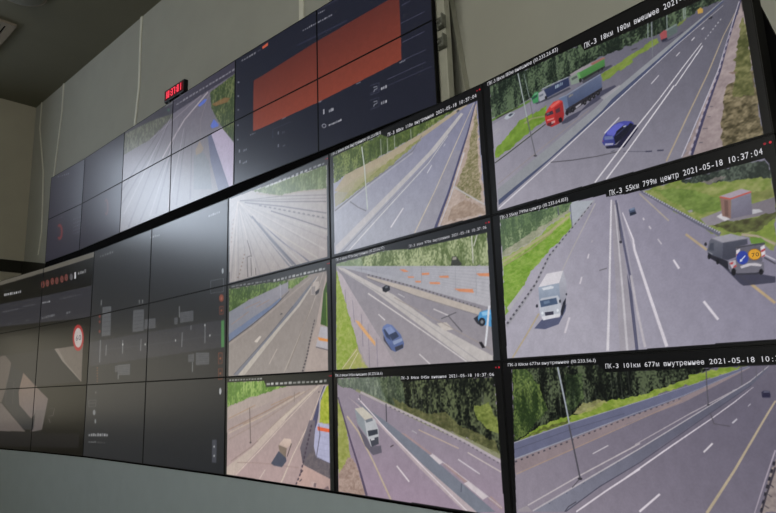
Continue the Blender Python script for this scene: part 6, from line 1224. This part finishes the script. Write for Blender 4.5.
tag(obj('gusset_plate', *prism([Vector((x, y, CZ + z)) for x, y, z in gp], Vector((.02, .018, 0))), M['matte_black']), 'black sheet bracket behind the right edge of the lower video wall', 'bracket')

# ------------------------------------------------------------------ red digital clock on top of the upper wall
cw, chh = (0.383, 0.13)
clock = tag(empty('digital_clock', Vector((-2.055, 5.722, 4.44)), RANG), 'small black digital clock with red digits on top of the upper video wall', 'clock')
bevel(obj('case', *boxes([(-cw / 2, cw / 2, 0, .045, 0, chh)]), M['black'], clock), .006)
for s in (-1, 1):
    obj('foot', *boxes([(s * cw * .3 - .02, s * cw * .3 + .02, .008, .035, -.034, 0)]), M['black'], clock)
obj('face', *boxes([(-cw / 2 + .018, cw / 2 - .018, -.003, .001, .022, chh - .018)]), M['clock_face'], clock)
SEGS = {'0': 'abcdef', '1': 'bc', '3': 'abcdg', '7': 'abc', '4': 'bcfg'}
dw, dh, dt = (cw - .05) / 8.3, chh * .56, .009
def digit(ch, x):
    z0 = chh * .5 - dh / 2 + .003; w = dw * .74
    B = []
    bar_ = {'a': (x, x + w, z0 + dh - dt, z0 + dh), 'g': (x, x + w, z0 + dh / 2 - dt / 2, z0 + dh / 2 + dt / 2), 'd': (x, x + w, z0, z0 + dt),
            'f': (x, x + dt, z0 + dh / 2, z0 + dh), 'b': (x + w - dt, x + w, z0 + dh / 2, z0 + dh), 'e': (x, x + dt, z0, z0 + dh / 2), 'c': (x + w - dt, x + w, z0, z0 + dh / 2)}
    for s in SEGS[ch]:
        a, b, c_, d = bar_[s]; B.append((a, b, -.006, -.002, c_, d))
    obj('digit', *boxes(B), M['led'], clock)
x = -(cw - .05) / 2 + .006
for ch in '10:37:01':
    if ch == ':':
        zc = chh * .5 + .003
        obj('colon', *boxes([(x + dw * .12, x + dw * .3, -.006, -.002, zc + s * dh * .2 - .007, zc + s * dh * .2 + .007) for s in (-1, 1)]), M['led'], clock)
        x += dw * .62
    else:
        digit(ch, x); x += dw * 1.1

# ------------------------------------------------------------------ white strips down the back wall
for pts, wd, label in [([(-1.52, 4.465), (-1.513, 4.024), (-1.227, 3.251), (-1.159, 2.801), (-1.105, 2.32), (-1.174, 1.975)], 0.03, 'thin white strip in the left corner of the back wall, bent near the top'), ([(-0.652, 4.465), (-0.642, 4.017), (-0.724, 3.455), (-0.801, 2.944)], 0.035, 'white strip on the back wall just left of the upper video wall'), ([(1.752, 4.465), (1.76, 3.889), (1.77, 3.548), (1.709, 3.111), (1.692, 2.89)], 0.045, 'white strip with a kink on the back wall left of the red clock'), ([(4.758, 4.465), (4.758, 2.884)], 0.06, 'straight white strip on the back wall above the navy chart displays')]:
    V, Fc = [], []
    for s, z in pts:
        for q in (-wd / 2, wd / 2):
            for d in (WALL_D, WALL_D - .010):
                V.append(R(s + q, d, CZ + z))
    for i in range(len(pts) - 1):
        a = 4 * i; b = a + 4
        Fc += [(a, a + 1, b + 1, b), (a + 1, a + 3, b + 3, b + 1), (a + 3, a + 2, b + 2, b + 3), (a + 2, a, b, b + 2)]
    e = 4 * (len(pts) - 1)
    Fc += [(0, 2, 3, 1), (e, e + 1, e + 3, e + 2)]
    tag(obj('cable_strip', V, Fc, M['strip']), label, 'cable strip', 'white strips on the back wall')

# ------------------------------------------------------------------ ceiling fittings
gs0, gs1, gd0, gd1 = (-0.653, 0.547, -1.3, -0.7)
g = tag(empty('ceiling_grille', R(gs0, gd0, CEIL), RANG), 'beige slotted air grille set in the dark ceiling', 'grille')
gw, gh = gs1 - gs0, gd1 - gd0
ft = .085
obj('grille_frame', *boxes([(0, gw, 0, ft, -.03, 0), (0, gw, gh - ft, gh, -.03, 0), (0, ft, ft, gh - ft, -.03, 0), (gw - ft, gw, ft, gh - ft, -.03, 0)]), M['grille'], g)
obj('black_backing', *boxes([(ft, gw - ft, ft, gh - ft, -.004, -.001)]), M['matte_black'], g)  # flat black sheet above the slats
ns = 5
for k in range(ns):
    y = ft + (gh - 2 * ft) * (k + .5) / ns
    obj('slat', *boxes([(ft, gw - ft, y - .016, y + .016, -.026, -.012)]), M['grille'], g)
lp = tag(empty('ceiling_lamp', R(1.305, -0.893, CEIL)), 'round milky ceiling lamp, switched off, at the top edge of the photo', 'lamp')
obj('rim', *cyl((0, 0, 0), .26, (0, 0, -1), .03, 32), M['grille'], lp)
V, Fc = [], []
N_, K_ = 32, 5
for k in range(K_):
    rr = .235 * math.cos(k / K_ * math.pi / 2); zz = -.03 - .05 * math.sin(k / K_ * math.pi / 2)
    V += [(rr * math.cos(2 * math.pi * i / N_), rr * math.sin(2 * math.pi * i / N_), zz) for i in range(N_)]
V.append((0, 0, -.08))
for k in range(K_ - 1):
    Fc += [(k * N_ + i, (k + 1) * N_ + i, (k + 1) * N_ + (i + 1) % N_, k * N_ + (i + 1) % N_) for i in range(N_)]
Fc += [((K_ - 1) * N_ + i, K_ * N_, (K_ - 1) * N_ + (i + 1) % N_) for i in range(N_)]
obj('diffuser', V, Fc, M['lamp_off'], lp)
